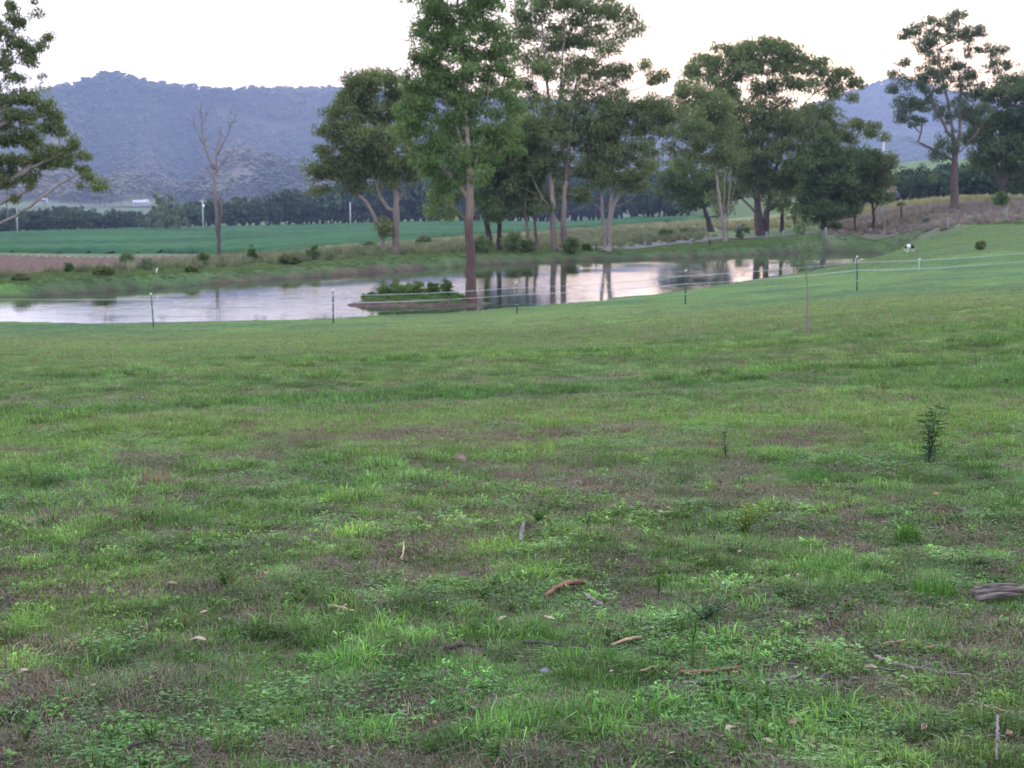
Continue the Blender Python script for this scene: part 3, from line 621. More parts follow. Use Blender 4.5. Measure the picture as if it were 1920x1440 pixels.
# broad gum on the far bank
build_tree('gum_tree', 'broad spreading gum with two low trunks on the far bank, left of the island gum', (742, 474), 98,
    [[(742, 474), (742, 430), (744, 380), (740, 320), (728, 250), (715, 180)], [(722, 474, -.3), (715, 440), (700, 400), (680, 370), (650, 348), (615, 330)], [(738, 400), (720, 385), (700, 330), (680, 260)], [(744, 390), (760, 350), (775, 300)]],
    [(710, 145, 40, 22), (665, 150, 30, 18, .7), (685, 165, 35, 22), (650, 185, 30, 20), (625, 205, 22, 15, .7), (660, 215, 45, 28), (715, 200, 45, 40), (750, 210, 35, 45), (610, 245, 22, 15, .6), (645, 255, 40, 25), (700, 260, 50, 35), (640, 290, 40, 22), (600, 280, 18, 12, .6), (575, 312, 10, 9, .6), (590, 308, 12, 10, .8), (750, 280, 45, 40), (690, 310, 50, 28), (635, 325, 38, 20), (595, 335, 24, 14, .8), (605, 355, 24, 12, .5), (740, 330, 40, 28), (780, 320, 28, 25, .7), (668, 350, 38, 16, .6), (724, 438, 16, 20, 1), (716, 425, 12, 12, .6)],
    .27, M['barkG'], M['leafA'], 12, clump=.8, per=95, leaf=(.24, .075), tint=.9)
# dark trunks behind the island tree
build_tree('gum_tree', 'dark leaning trunked gum, left of a pair behind the island gum', (919, 472), 105, [[(919, 472), (915, 430), (908, 395), (915, 340), (925, 280)], [(908, 400), (895, 380), (880, 350)]],
    [(920, 320, 45, 35), (900, 290, 36, 34), (930, 395, 36, 22, .8), (955, 290, 40, 40), (890, 350, 30, 30, .8), (930, 370, 35, 22, .7), (860, 370, 22, 18, .5)], .24, M['barkK'], M['leafK'], 13, clump=.75, per=85, leaf=(.24, .075), tint=1.3)
build_tree('gum_tree', 'dark slender gum, right of a pair behind the island gum', (937, 472), 106, [[(937, 472), (936, 420), (940, 350), (948, 280)], [(938, 410), (955, 375), (968, 340)]],
    [(950, 340, 35, 30), (970, 395, 34, 20, .8), (1000, 250, 36, 34), (985, 330, 36, 30), (965, 300, 40, 35), (975, 370, 30, 25, .8), (985, 250, 30, 35), (940, 255, 30, 30)], .2, M['barkK'], M['leafK'], 14, clump=.75, per=85, leaf=(.24, .075), tint=1.2)
for x, lb, sd in ((992, 'thin grey trunked gum standing closest left of the big twin gum group', 15), (1008, 'slim pale trunked gum between dark pair and the big twin trunks', 16)):
    build_tree('gum_tree', lb, (x, 471), 105 + sd % 3, [[(x, 471), (x - 4, 430), (x - 8, 385), (x - 2, 320)], [(x - 5, 420), (x - 14, 380), (x - 24, 345)]],
        [(x - 5, 330, 30, 30), (x - 22, 360, 24, 20, .7), (x + 12, 370, 24, 20, .6), (x + 5, 290, 28, 25)], .15, M['barkG'], M['leafD'], sd, clump=.75, per=75, leaf=(.24, .075), tint=.8)
# the big pair of trunks, towering above the frame
build_tree('gum_tree', 'tallest gum, with heavy twin trunks, right of the island gum', (1040, 472), 104.5,
    [[(1040, 473), (1037, 420), (1036, 370), (1032, 300), (1030, 200), (1020, 100), (1015, 20)], [(1058, 473, .5), (1056, 410), (1060, 350), (1066, 270), (1076, 180), (1100, 90), (1115, 10)], [(1058, 400), (1078, 395), (1100, 382), (1125, 372)], [(1037, 400), (1018, 375), (1005, 345), (990, 310)],
     [(1062, 320), (1050, 250), (1052, 150), (1060, 40)], [(1066, 270), (1100, 235), (1130, 170), (1150, 110)], [(1036, 400), (1020, 390), (1002, 362)], [(1100, 235), (1150, 215), (1175, 195)]],
    [(1000, 20, 42, 32), (1055, 0, 50, 30), (1120, 5, 50, 30), (1165, 30, 34, 25), (1190, 55, 20, 14, .6), (975, 60, 25, 30), (1030, 70, 50, 30), (1090, 60, 50, 30), (1140, 85, 40, 24, .8), (1200, 50, 12, 10), (995, 120, 35, 28, .8), (1050, 130, 45, 28), (1105, 130, 45, 30), (1165, 130, 32, 22), (1205, 128, 18, 12, .7), (1232, 142, 22, 15), (1215, 158, 18, 10, .5), (1155, 170, 30, 20, .5),
     (990, 180, 35, 28, .8), (1050, 195, 50, 28, .8), (1110, 195, 40, 28, .7), (980, 240, 35, 30), (1030, 255, 45, 30), (1090, 255, 45, 30), (1060, 310, 45, 28, .8), (1000, 310, 38, 25, .9), (1110, 320, 38, 25, .8), (1040, 360, 38, 18, .6), (1090, 360, 30, 15, .5), (970, 350, 24, 20, .7), (1140, 285, 40, 30, .9), (1075, 235, 40, 30, .8), (1010, 290, 36, 30, .8), (1130, 230, 40, 26, .8), (1020, 385, 26, 14, .5)],
    .36, M['barkG'], M['leafD'], 17, clump=.85, per=105, leaf=(.23, .07), dens=.95)
build_tree('gum_tree', 'pale multi-stemmed gum with long limbs reaching right, on the far bank', (1136, 471), 105,
    [[(1136, 472), (1133, 430), (1128, 390), (1128, 320), (1138, 240)], [(1142, 472, .3), (1141, 425), (1150, 385), (1175, 345), (1215, 310), (1250, 275), (1290, 252), (1315, 240)], [(1140, 430), (1146, 380), (1155, 300), (1165, 220)], [(1150, 388), (1172, 382), (1190, 368)], [(1131, 400), (1110, 375), (1085, 395)], [(1215, 310), (1225, 260), (1235, 210)]],
    [(1150, 200, 35, 25, .8), (1190, 205, 40, 22, .8), (1230, 195, 38, 18, .8), (1265, 212, 38, 18), (1225, 230, 40, 20), (1170, 245, 40, 25), (1300, 235, 30, 13), (1255, 258, 38, 14, .7), (1130, 260, 30, 25, .8), (1200, 275, 38, 18, .6), (1155, 300, 38, 25), (1200, 315, 34, 14, .6), (1120, 330, 32, 24), (1165, 345, 35, 20, .8), (1100, 375, 20, 12, .5), (1200, 350, 24, 12, .4), (1318, 232, 20, 10, .7), (1190, 330, 40, 22, .8), (1230, 300, 36, 18, .7), (1150, 225, 40, 28, .8), (1125, 300, 30, 30, .8), (1215, 215, 40, 22, .7)],
    .33, M['barkP'], M['leafD'], 18, clump=.8, per=90, leaf=(.23, .07), depth=.7)
build_tree('gum_tree', 'slim gum with pale parallel upright stems beside the lane', (1360, 452), 119,
    [[(1360, 452), (1352, 400), (1344, 330), (1338, 260), (1335, 200)], [(1358, 452, .2), (1357, 400), (1360, 330), (1358, 250)], [(1364, 452), (1366, 380), (1372, 290), (1378, 230)], [(1366, 400), (1378, 350), (1385, 300)]],
    [(1300, 180, 34, 22), (1275, 172, 18, 12, .7), (1340, 190, 36, 28), (1305, 220, 40, 26), (1350, 240, 40, 28), (1295, 255, 34, 22), (1330, 290, 44, 24, .8), (1375, 290, 30, 20, .7), (1285, 300, 34, 20), (1265, 275, 24, 16, .7)],
    .17, M['barkP'], M['leafD'], 19, clump=.85, per=85, leaf=(.25, .08), tint=.95)
build_tree('gum_tree', 'leaning black trunked gum in pale grass across the lane', (1334, 433), 158, [[(1334, 433), (1326, 405), (1314, 375), (1300, 335)], [(1318, 385), (1335, 360), (1345, 330)]],
    [(1290, 335, 40, 30), (1260, 350, 34, 24), (1320, 340, 40, 26), (1300, 375, 36, 16, .7), (1350, 360, 30, 24, .8), (1350, 400, 10, 16, .8)], .33, M['barkK'], M['leafK'], 20, clump=1.0, per=80, leaf=(.32, .1), tint=1.15)
build_tree('gum_tree', 'large dome-crowned gum with dark clustered trunks near the lane', (1427, 444), 133,
    [[(1427, 444), (1424, 400), (1412, 340), (1400, 260), (1385, 190), (1370, 150)], [(1436, 444, .4), (1438, 395), (1450, 330), (1480, 250), (1510, 190), (1550, 160)], [(1420, 444, -.4), (1418, 400), (1425, 320), (1432, 230), (1438, 140)], [(1440, 395), (1470, 370), (1500, 340)], [(1422, 405), (1395, 375), (1370, 350)]],
    [(1325, 122, 34, 18), (1300, 145, 22, 16), (1360, 105, 34, 16), (1400, 100, 36, 18), (1420, 82, 28, 12), (1450, 85, 32, 14), (1480, 95, 30, 13), (1390, 135, 40, 18), (1450, 125, 40, 16), (1500, 120, 34, 15), (1535, 130, 30, 15), (1568, 142, 26, 13), (1598, 155, 18, 12), (1340, 150, 30, 20, .8), (1560, 168, 26, 14, .8), (1520, 160, 30, 14, .6), (1590, 178, 14, 9, .6),
     (1380, 175, 34, 16, .8), (1430, 170, 34, 14, .8), (1470, 160, 34, 14, .8), (1330, 190, 30, 20, .7), (1400, 205, 36, 16, .8), (1460, 200, 34, 14, .7), (1530, 205, 30, 14, .7), (1350, 215, 30, 16, .8), (1430, 225, 34, 14, .8), (1495, 220, 34, 14, .8), (1330, 235, 40, 25), (1390, 245, 40, 25), (1450, 240, 44, 25), (1510, 240, 42, 25), (1560, 235, 34, 20, .8), (1420, 290, 50, 28), (1480, 290, 44, 28), (1370, 300, 44, 26), (1535, 285, 40, 28), (1580, 270, 26, 20, .8), (1450, 335, 46, 24), (1390, 345, 44, 24), (1500, 335, 36, 22), (1360, 380, 30, 18, .6), (1455, 375, 34, 16, .6), (1605, 240, 22, 12, .7), (1638, 240, 22, 11, .9), (1655, 252, 14, 8, .6)],
    .5, M['barkN'], M['leafD'], 21, bs=(1.2, 1.75), clump=.95, per=92, leaf=(.30, .09), dens=.95)
build_tree('slender_tree', 'thin black stemmed tree right of the dome-crowned gum', (1467, 431), 140, [[(1467, 431), (1466, 390), (1468, 340), (1474, 300)]], [(1475, 325, 26, 20), (1490, 350, 22, 16, .7), (1460, 350, 18, 14, .6)], .2, M['barkK'], M['leafK'], 22, clump=.9, per=60, leaf=(.3, .1))
build_tree('slender_tree', 'thinnest dark stemmed tree left of the dense bushy tree', (1490, 424), 145, [[(1490, 424), (1492, 380), (1494, 330)]], [(1496, 320, 24, 20), (1502, 385, 14, 12, .6), (1484, 400, 12, 10, .6)], .12, M['barkK'], M['leafK'], 23, clump=.9, per=60, leaf=(.3, .1))
build_tree('bushy_tree', 'dense dark green bushy tree right of the lane end', (1545, 430), 126, [[(1545, 430), (1544, 390), (1546, 330)], [(1545, 415), (1570, 380), (1590, 340)], [(1544, 410), (1525, 385), (1515, 360)]],
    [(1535, 310, 34, 30), (1550, 280, 30, 20), (1530, 365, 36, 26, 1.3), (1570, 350, 40, 30, 1.3), (1590, 310, 36, 26), (1545, 395, 34, 20, 1.2), (1590, 390, 34, 20), (1520, 400, 18, 16), (1620, 300, 34, 20, .9)], .26, M['barkK'], M['leafK'], 24, clump=.85, per=110, leaf=(.26, .09), dens=1.2, tint=1.15)
build_tree('bushy_tree', 'low rounded bushy tree in front of the tall pale pole', (1640, 412), 128, [[(1640, 412), (1636, 380), (1640, 330)], [(1638, 400), (1655, 360), (1662, 320)]],
    [(1640, 305, 34, 18), (1665, 300, 16, 16), (1610, 330, 32, 24), (1650, 335, 30, 24), (1615, 370, 32, 22, .9), (1650, 365, 24, 16, .8), (1585, 350, 20, 20)], .16, M['barkK'], M['leafD'], 25, clump=.8, per=95, leaf=(.26, .09), dens=1.0, tint=.8)
build_tree('slender_tree', 'thin dark stem between the dense bushy tree and the rounded one', (1603, 417), 127, [[(1603, 417), (1605, 380), (1611, 340)]], [(1612, 335, 22, 18), (1600, 365, 16, 14, .7)], .1, M['barkK'], M['leafK'], 30, clump=.8, per=60, leaf=(.28, .09))
build_tree('gum_tree', 'tall open-crowned gum with thick dark trunk in the dry grass', (1790, 392), 130,
    [[(1790, 392), (1789, 350), (1790, 300), (1786, 240), (1775, 180), (1762, 120), (1755, 70)], [(1790, 310), (1800, 240), (1800, 160), (1795, 80), (1798, 30)], [(1790, 300), (1765, 290), (1735, 272), (1700, 258)], [(1784, 260), (1760, 215), (1730, 170), (1710, 120)], [(1796, 290), (1830, 250), (1855, 215), (1880, 160)], [(1755, 285), (1725, 270), (1690, 262)]],
    [(1800, 28, 24, 10, .8), (1780, 45, 20, 14), (1745, 40, 22, 12, .8), (1720, 55, 20, 12), (1695, 70, 18, 12, .8), (1755, 70, 34, 18), (1810, 60, 28, 16), (1840, 60, 18, 12, .7), (1725, 90, 24, 16, .7), (1770, 105, 34, 16, .7), (1825, 95, 24, 16, .6), (1690, 115, 16, 12, .7), (1680, 140, 16, 10, .8), (1672, 165, 12, 12), (1700, 150, 20, 12, .7), (1745, 130, 30, 18), (1800, 135, 34, 18), (1855, 100, 24, 14, .6), (1880, 90, 18, 10, .7), (1860, 125, 30, 16, .6), (1750, 165, 30, 18), (1820, 170, 30, 20),
     (1700, 195, 26, 18), (1735, 205, 26, 16, .8), (1715, 230, 18, 14, .8), (1690, 220, 14, 12), (1790, 215, 34, 24, .8), (1760, 290, 20, 20, .7), (1775, 260, 22, 22, .7), (1750, 330, 8, 8, .6), (1830, 210, 30, 20), (1900, 115, 18, 12, .6)],
    .36, M['barkN'], M['leafG'], 26, clump=.66, per=55, leaf=(.25, .07), tint=.8, depth=.75)
build_tree('gum_tree', 'dark dense gum with spreading red-brown stems at the right edge', (1879, 386), 150,
    [[(1879, 386), (1876, 350), (1870, 310), (1850, 260)], [(1882, 386, .3), (1884, 340), (1890, 280), (1900, 210)], [(1878, 360), (1865, 320), (1835, 280)], [(1884, 345), (1905, 300), (1920, 260)]],
    [(1905, 150, 34, 18), (1930, 160, 34, 22), (1870, 185, 30, 18), (1910, 190, 44, 26), (1850, 220, 34, 20), (1890, 235, 44, 28), (1940, 230, 40, 40), (1840, 260, 34, 22), (1880, 285, 38, 26), (1925, 290, 38, 34), (1840, 300, 30, 20), (1895, 320, 24, 16, .7), (1930, 340, 34, 26), (1860, 170, 16, 10, .6)],
    .4, M['barkN'], M['leafK'], 27, clump=1.05, per=100, leaf=(.32, .1), dens=1.1, tint=1.1)
# left edge tree
build_tree('gum_tree', 'drooping limbed gum reaching in from the left edge', (-130, 538), 66,
    [[(-130, 538), (-127, 450), (-122, 330), (-112, 200), (-102, 80), (-90, -40), (-80, -130)], [(-127, 460), (-70, 440), (-20, 428), (30, 405), (75, 372), (110, 345), (140, 330)], [(-122, 400), (-60, 370), (0, 350), (60, 315), (110, 290)], [(-118, 300), (-60, 260), (0, 235), (50, 215)], [(-112, 220), (-50, 170), (0, 120), (30, 60)], [(20, 410), (10, 380), (15, 350)], [(-60, 438), (-30, 400), (20, 372), (60, 350), (100, 335)]],
    [(20, 12, 16, 14, .8), (28, 38, 20, 14), (5, 60, 24, 18), (42, 88, 9, 10), (68, 22, 8, 5, .8), (62, 12, 6, 5, .6), (12, 95, 12, 10, .6), (32, 78, 12, 12, .8), (88, 78, 11, 9), (78, 86, 9, 9), (60, 92, 14, 10), (40, 84, 14, 10), (50, 110, 16, 10), (65, 118, 12, 8, .8), (10, 122, 16, 14), (24, 142, 18, 9, .8), (40, 146, 9, 6), (79, 146, 8, 7, .6), (78, 158, 5, 4, .6),
     (35, 178, 24, 12), (12, 190, 20, 14), (50, 190, 18, 10), (70, 185, 8, 8), (90, 188, 7, 5), (25, 210, 24, 10), (85, 205, 14, 10), (65, 220, 22, 12), (100, 215, 14, 12), (0, 235, 24, 16), (40, 245, 26, 12), (110, 232, 16, 12), (85, 240, 18, 10), (115, 250, 12, 9), (15, 265, 24, 12), (60, 268, 20, 10), (80, 285, 26, 14), (110, 290, 20, 14), (135, 272, 12, 12), (160, 282, 13, 9), (120, 305, 18, 10), (75, 310, 26, 12), (30, 300, 26, 14), (0, 310, 26, 18), (45, 330, 22, 10), (10, 340, 22, 10, .7), (152, 318, 12, 9), (165, 332, 14, 9), (192, 345, 14, 10), (180, 356, 8, 6, .6), (60, 345, 10, 8, .6), (148, 345, 6, 5, .5), (30, 370, 12, 8, .5),
     (-60, 60, 50, 50), (-60, 180, 50, 50), (-50, 280, 45, 40), (-170, 100, 70, 70), (-180, 250, 70, 60), (-60, 340, 40, 25, .8), (-90, -60, 60, 50)],
    .34, M['barkP'], M['leafA'], 28, bs=(1.35, 1.55), clump=.42, per=70, leaf=(.16, .048), dens=.9, tint=.95)
# young sapling in the paddock
sp = hit(1515, 627)
build_tree('young_tree', 'slim young gum sapling with wispy pale crown alone in the paddock', (1515, 627), sp[1],
    [[(1515, 627), (1514, 570), (1513, 520), (1511, 480), (1508, 430)]],
    [(1508, 425, 18, 10, 1.4), (1500, 440, 20, 12, 1.2), (1520, 440, 18, 12, 1.2), (1505, 460, 26, 12, 1.3), (1522, 470, 20, 12, 1.2), (1512, 485, 22, 10, 1.1), (1500, 495, 12, 8, .8), (1524, 500, 10, 8, .8), (1508, 515, 8, 12, .4)],
    .026, M['barkP'], M['leafG'], 29, bs=(1.35, 1.5), clump=.2, per=9, leaf=(.12, .013), dens=.9, tipr=.003, tint=1.15, sink=.05)

# bare dead tree
def dead_tree():
    Y = 136.0; f = at(411, 488, Y); gz = terrain(f[0], f[1])[0]; root = empty('dead_tree', (f[0], f[1], gz)); m = Y / F_PX
    rng = np.random.default_rng(5); b = Buf(); br = Buf()
    def W(px, py, dy=0): p = at(px, py, Y); return np.array([p[0] - f[0], dy, p[2] - gz])
    def limb(buf, pts, r0, r1, n=7, twigs=0):
        q = resample([W(*p) for p in pts], .5); q[1:-1] += rng.normal(0, .05, q[1:-1].shape); R = np.linspace(r0, r1, len(q)); buf.tube(q, R, n)
        for _ in range(twigs):
            k = rng.integers(len(q) // 3, len(q)); d = rng.normal(0, 1, 3); d[2] = abs(d[2]) + .4; d /= np.linalg.norm(d); L = rng.uniform(.5, 1.7)
            e = q[k] + d * L * .5 + rng.normal(0, .08, 3); t = q[k] + d * L + np.array([rng.normal(0, .2), 0, .2]); br.tube([q[k], e, t], [.028, .02, .01], 4)
    limb(b, [(411, 492), (410, 450), (407, 410), (404, 370), (403, 335), (401, 312)], .20, .13, 10)
    limb(b, [(411, 450, .1), (414, 400, .1), (413, 375)], .11, .06, 8)
    for pts, r0, r1, tw in (([(402, 318), (392, 296), (383, 272), (379, 240), (377, 205), (378, 180)], .17, .03, 6), ([(384, 275), (372, 255), (366, 235), (361, 225)], .08, .02, 4), ([(402, 318), (406, 290), (410, 262), (415, 240)], .13, .03, 5), ([(408, 290), (420, 262), (432, 240), (441, 222), (447, 208)], .1, .02, 7),
                            ([(403, 325), (418, 305), (432, 292), (446, 280)], .1, .02, 5), ([(408, 380), (416, 362), (428, 350), (438, 340)], .08, .02, 4), ([(404, 372), (392, 358), (380, 345), (374, 336)], .07, .015, 4), ([(402, 330), (388, 318), (374, 305), (368, 300)], .05, .015, 3), ([(379, 235), (386, 215), (392, 205)], .04, .012, 3), ([(432, 240), (428, 222), (430, 205)], .035, .012, 2)):
        limb(br, pts, r0, r1, 6, tw)
    b.obj('trunk', M['barkDead'], root, True); br.obj('branches', M['barkDead'], root, True)
    tag(root, 'tall bare dead tree with grey trunk left of the pond', 'tree')
M['barkDead'] = bark('dead_wood', (.035, .032, .036), (.10, .09, .095), (.24, .205, .205), 2.5, 6.5)
dead_tree()

# far treeline: individuals copied from a few kinds
def line_proto(seed, w, h, lab):
    rng = np.random.default_rng(seed); root = empty('treeline_tree', (0, 0, -50)); b = Buf()
    for _ in range(3): a = rng.normal(0, w * .12, 2); b.tube([(0, 0, -.3), (a[0] * .5, a[1] * .5, h * .3), (a[0], a[1], h * .6)], [.22, .16, .08], 5)
    b.obj('trunk', M['barkK'], root)
    C = []; R = []
    for _ in range(46):
        g = rng.normal(0, 1, 3); g /= np.linalg.norm(g); u = rng.uniform(.3, 1) ** .5; C.append((g[0] * u * w * .5, g[1] * u * w * .4, h * (.52 + .42 * g[2] * u))); R.append(rng.uniform(.8, 1.3) * h * .11)
    lb = Buf(); leaf_cards(lb, rng, np.array(C), np.array(R), 26, .70, .36, np.ones(3) * (.8, 1.0, 1.35, .9, 1.15, 1.6)[seed % 6], .3); lb.obj('crown', M['leafT'], root)
    tag(root, 'dark rounded tree in the dense row beyond the crop field', 'tree', 'trees lining the far edge of the crop field'); return root
protos = [line_proto(400 + k, 8 + k % 3 * 1.5, 8.0, '') for k in range(6)]
tx = [-120, 0, 100, 150, 200, 280, 340, 400, 480, 560, 620, 700, 800, 1000, 1250, 1340]; ty = [390, 390, 387, 382, 392, 390, 371, 367, 360, 350, 340, 328, 318, 312, 318, 325]
bx = [-120, 0, 300, 600, 900, 1200, 1340]; by = [443, 440, 430.5, 423.5, 417, 410, 407]
pxs = list(np.arange(-110, 1350, 19)); used = set()
for rowi in range(2):
    for q in pxs:
        p = q + RNG.uniform(-6, 6) + rowi * 9; Yb = float(hit(p, np.interp(p, bx, by) - .3)[1]) if p < 1300 else 520; Yb = min(max(Yb, 330), 560) + 3 + rowi * 9 + RNG.uniform(-2, 2)
        top = np.interp(p, tx, ty) + RNG.uniform(-5, 12) + (3 if rowi == 0 else 0); pos = at(p, top, Yb); gz = terrain(pos[0], pos[1])[0]; Hh = max(pos[2] - gz, 3.5)
        k = int(RNG.integers(0, 6)); o = protos[k] if k not in used else copy_tree(protos[k]); used.add(k)
        wsc = max(Hh / 8, .8) * RNG.uniform(.85, 1.15); o.location = (pos[0], pos[1], gz); o.scale = (wsc, wsc, Hh / 8); o.rotation_euler = (0, 0, RNG.uniform(0, 6.28))
# right-hand dark row behind the dry grass
for q in range(1500, 1990, 15):
    for rowi in range(2):
        p = q + RNG.uniform(-5, 5); Yb = 200 + rowi * 14 + RNG.uniform(-4, 4); top = np.interp(p, [1500, 1560, 1680, 1760, 1850, 1950], [385, 360, 322, 308, 306, 292]) + RNG.uniform(-8, 5)
        if p < 1640 and rowi == 1: continue
        pos = at(p, top, Yb); gz = terrain(pos[0], pos[1])[0]; Hh = max(pos[2] - gz, 1.5)
        o = copy_tree(protos[int(RNG.integers(0, 6))]); ws = max(Hh / 8, .35) * RNG.uniform(.7, 1.0); o.location = (pos[0], pos[1], gz); o.scale = (ws, ws, Hh / 8); o.rotation_euler = (0, 0, RNG.uniform(0, 6.28))
        o['label'] = 'dark tree in the low row behind the dry grass rise'; o['group'] = 'trees behind the dry grass rise'
# pale willow-like tree in the treeline
def willow():
    Y = 385.0; f = at(312, 431, Y); gz = terrain(f[0], f[1])[0]; root = empty('weeping_tree', (f[0], f[1], gz)); rng = np.random.default_rng(8)
    b = Buf(); b.tube([(0, 0, -.3), (.2, 0, 3), (0, 0, 6)], [.35, .28, .15], 6); b.obj('trunk', M['barkK'], root)
    m = Y / F_PX; C = []; R = []
    for (px, py, r) in ((300, 374, 10), (318, 378, 10), (310, 390, 16), (288, 398, 9), (335, 392, 10), (300, 410, 14), (326, 408, 14), (278, 415, 8), (345, 414, 9), (312, 420, 14), (290, 424, 9), (335, 424, 10)):
        for _ in range(7):
            g = rng.normal(0, .5, 3); p = at(px + g[0] * r, py + g[1] * r, Y); C.append((p[0] - f[0], g[2] * r * m, max(p[2] - gz, .5))); R.append(r * m * .5)
    lb = Buf(); leaf_cards(lb, rng, np.array(C), np.array(R), 34, .9, .22, np.ones(3), 1.6); lb.obj('crown', M['leafG'], root)
    tag(root, 'paler drooping tree standing out of the dark row', 'tree')
willow()
# ------------------------------------------------------------------ shrubs
def shrub(px, py, w, h, label, lmat, seed, Y=None, tint=1.0, group=None, per=26, leaf=None, name='shrub', sparse=1.0):
    p = hit(px, py) if Y is None else None
    if Y is None: Y = p[1]
    m = Y / F_PX; f = at(px, py, Y); gz = terrain(f[0], f[1])[0]; rng = np.random.default_rng(seed); root = empty(name, (f[0], f[1], gz))
    W_, H_ = w * m, h * m; s = max(min(W_, H_) * .22, .05); n = int(np.clip(4.5 * (W_ * H_) / (s * s) * .55 * sparse, 6, 120)); C = []; b = Buf()
    for k in range(n):
        g = rng.normal(0, 1, 3); g /= np.linalg.norm(g); u = rng.uniform(.2, 1) ** .5
        c = np.array([g[0] * u * (W_ / 2 - s * .4), g[1] * u * (W_ / 2 - s * .4) * .8, max(H_ * (.5 + g[2] * u * .5) * rng.uniform(.75, 1.2), s * .4)])
        C.append(c)
        if k < 14: b.tube([(c[0] * .1, c[1] * .1, -.05), (c[0] * .45, c[1] * .45, c[2] * .55), c], [.012 + .01 * H_, .01 + .007 * H_, .006], 4, False)
    b.obj('stem', M['barkN'], root)
    L = leaf or (max(.05, m * 4.2), max(.02, m * 1.7)); lb = Buf(); leaf_cards(lb, rng, np.array(C), np.full(len(C), s), per, L[0], L[1], np.ones(3) * tint, .1); lb.obj('foliage', lmat, root)
    tag(root, label, 'shrub', group); return root
SH = [(240, 500, 32, 30, 'dark upright shrub at the edge of the ploughed soil', 'leafK', 1.5, 1), (130, 511, 20, 22, 'small light green bush in front of the ploughed furrows', 'leafY', .8, .6), (193, 517, 46, 17, 'wide olive green mound shrub on the left levee', 'leafA', .9, 1.2), (40, 527, 38, 12, 'flat olive shrub at the far left levee top', 'leafA', .9, 1.2),
      (358, 511, 30, 13, 'low green shrub between two white markers', 'leafD', .9, 1), (383, 498, 26, 28, 'loose pale green bush just left of the dead tree', 'leafY', .8, .5), (543, 497, 50, 20, 'dark rounded shrub right of the dead tree', 'leafD', .85, 1.3), (586, 488, 26, 28, 'loose green bush at the corner of the crop field', 'leafY', .8, .6),
      (473, 489, 22, 26, 'thin bush between dead tree and dark shrub', 'leafY', .7, .45), (620, 487, 14, 12, 'tiny bush right of the crop corner bush', 'leafD', .8, .8), (695, 467, 28, 13, 'dark low shrub left of the broad gum trunk', 'leafK', 1.3, 1.2), (795, 460, 32, 16, 'dark flattened shrub right of the broad gum trunk', 'leafK', 1.2, 1.2), (275, 505, 26, 22, 'grey twiggy bush right of the dark upright shrub', 'leafG', .8, .5),
      (898, 475, 60, 30, 'spreading dark bush at the feet of the dark pair', 'leafK', 1.6, 1.4), (960, 474, 44, 40, 'dark green thicket between dark pair and slim gums', 'leafK', 1.5, 1.2), (990, 474, 40, 26, 'low thicket under the slim grey gums', 'leafK', 1.4, 1.2), (1072, 474, 34, 30, 'dark bush hugging the right side of the twin trunks', 'leafK', 1.3, 1.3),
      (1250, 445, 34, 14, 'fresh green low bush in the scrub behind the pond', 'leafY', .8, 1), (1285, 440, 26, 12, 'small green bush right along the scrub', 'leafD', 1, 1), (1390, 449, 34, 28, 'bare-looking thin bush left of the dome-crowned gum trunks', 'leafG', .7, .35), (1838, 468, 20, 18, 'dark grass-like tussock shrub on the right slope', 'leafD', .9, .9),
      (1877, 388, 34, 26, 'bright leafy young bush at the white post', 'leafY', .8, 1), (1500, 440, 24, 26, 'low scrubby bush at the lane verge', 'leafK', 1.6, .7), (1690, 392, 16, 12, 'small dark bush beside the brown post', 'leafK', 1.2, .8), (1740, 420, 20, 10, 'small bush in the pinkish dry grass', 'leafG', .7, .8), (1560, 433, 50, 16, 'undergrowth below the dense bushy tree', 'leafK', 1.5, .9), (1100, 470, 18, 12, 'small tuft bush right of twin trunks', 'leafY', .6, .8)]
for k, (px, py, w, h, lb, lm, ti, spr) in enumerate(SH):
    shrub(px, py, w, h, lb, M[lm], 500 + k, tint=ti, sparse=spr)
for k, (px, Y, w, h, lb, lm, ti) in enumerate([(735, 61.0, 70, 20, 'leafy green shrub forming the left mass on the island', 'leafY', .75), (772, 60.2, 60, 27, 'fullest leafy shrub in the island middle', 'leafY', .8), (812, 60.6, 30, 20, 'small round shrub on the island right of the full one', 'leafY', .75), (836, 59.9, 26, 36, 'tall pointed shrub on the island nearest the gum', 'leafY', .7), (700, 61.0, 50, 12, 'low spreading weeds on the island left tip', 'leafY', .65)]):
    yy = 720 + F_PX * math.tan(math.atan((EYE - .55) / Y) - PITCH)
    shrub(px, yy, w, h, lb, M[lm], 560 + k, Y=Y, tint=ti * 1.25, group=None, per=22, leaf=(.12, .04), sparse=.5 + .1 * k)

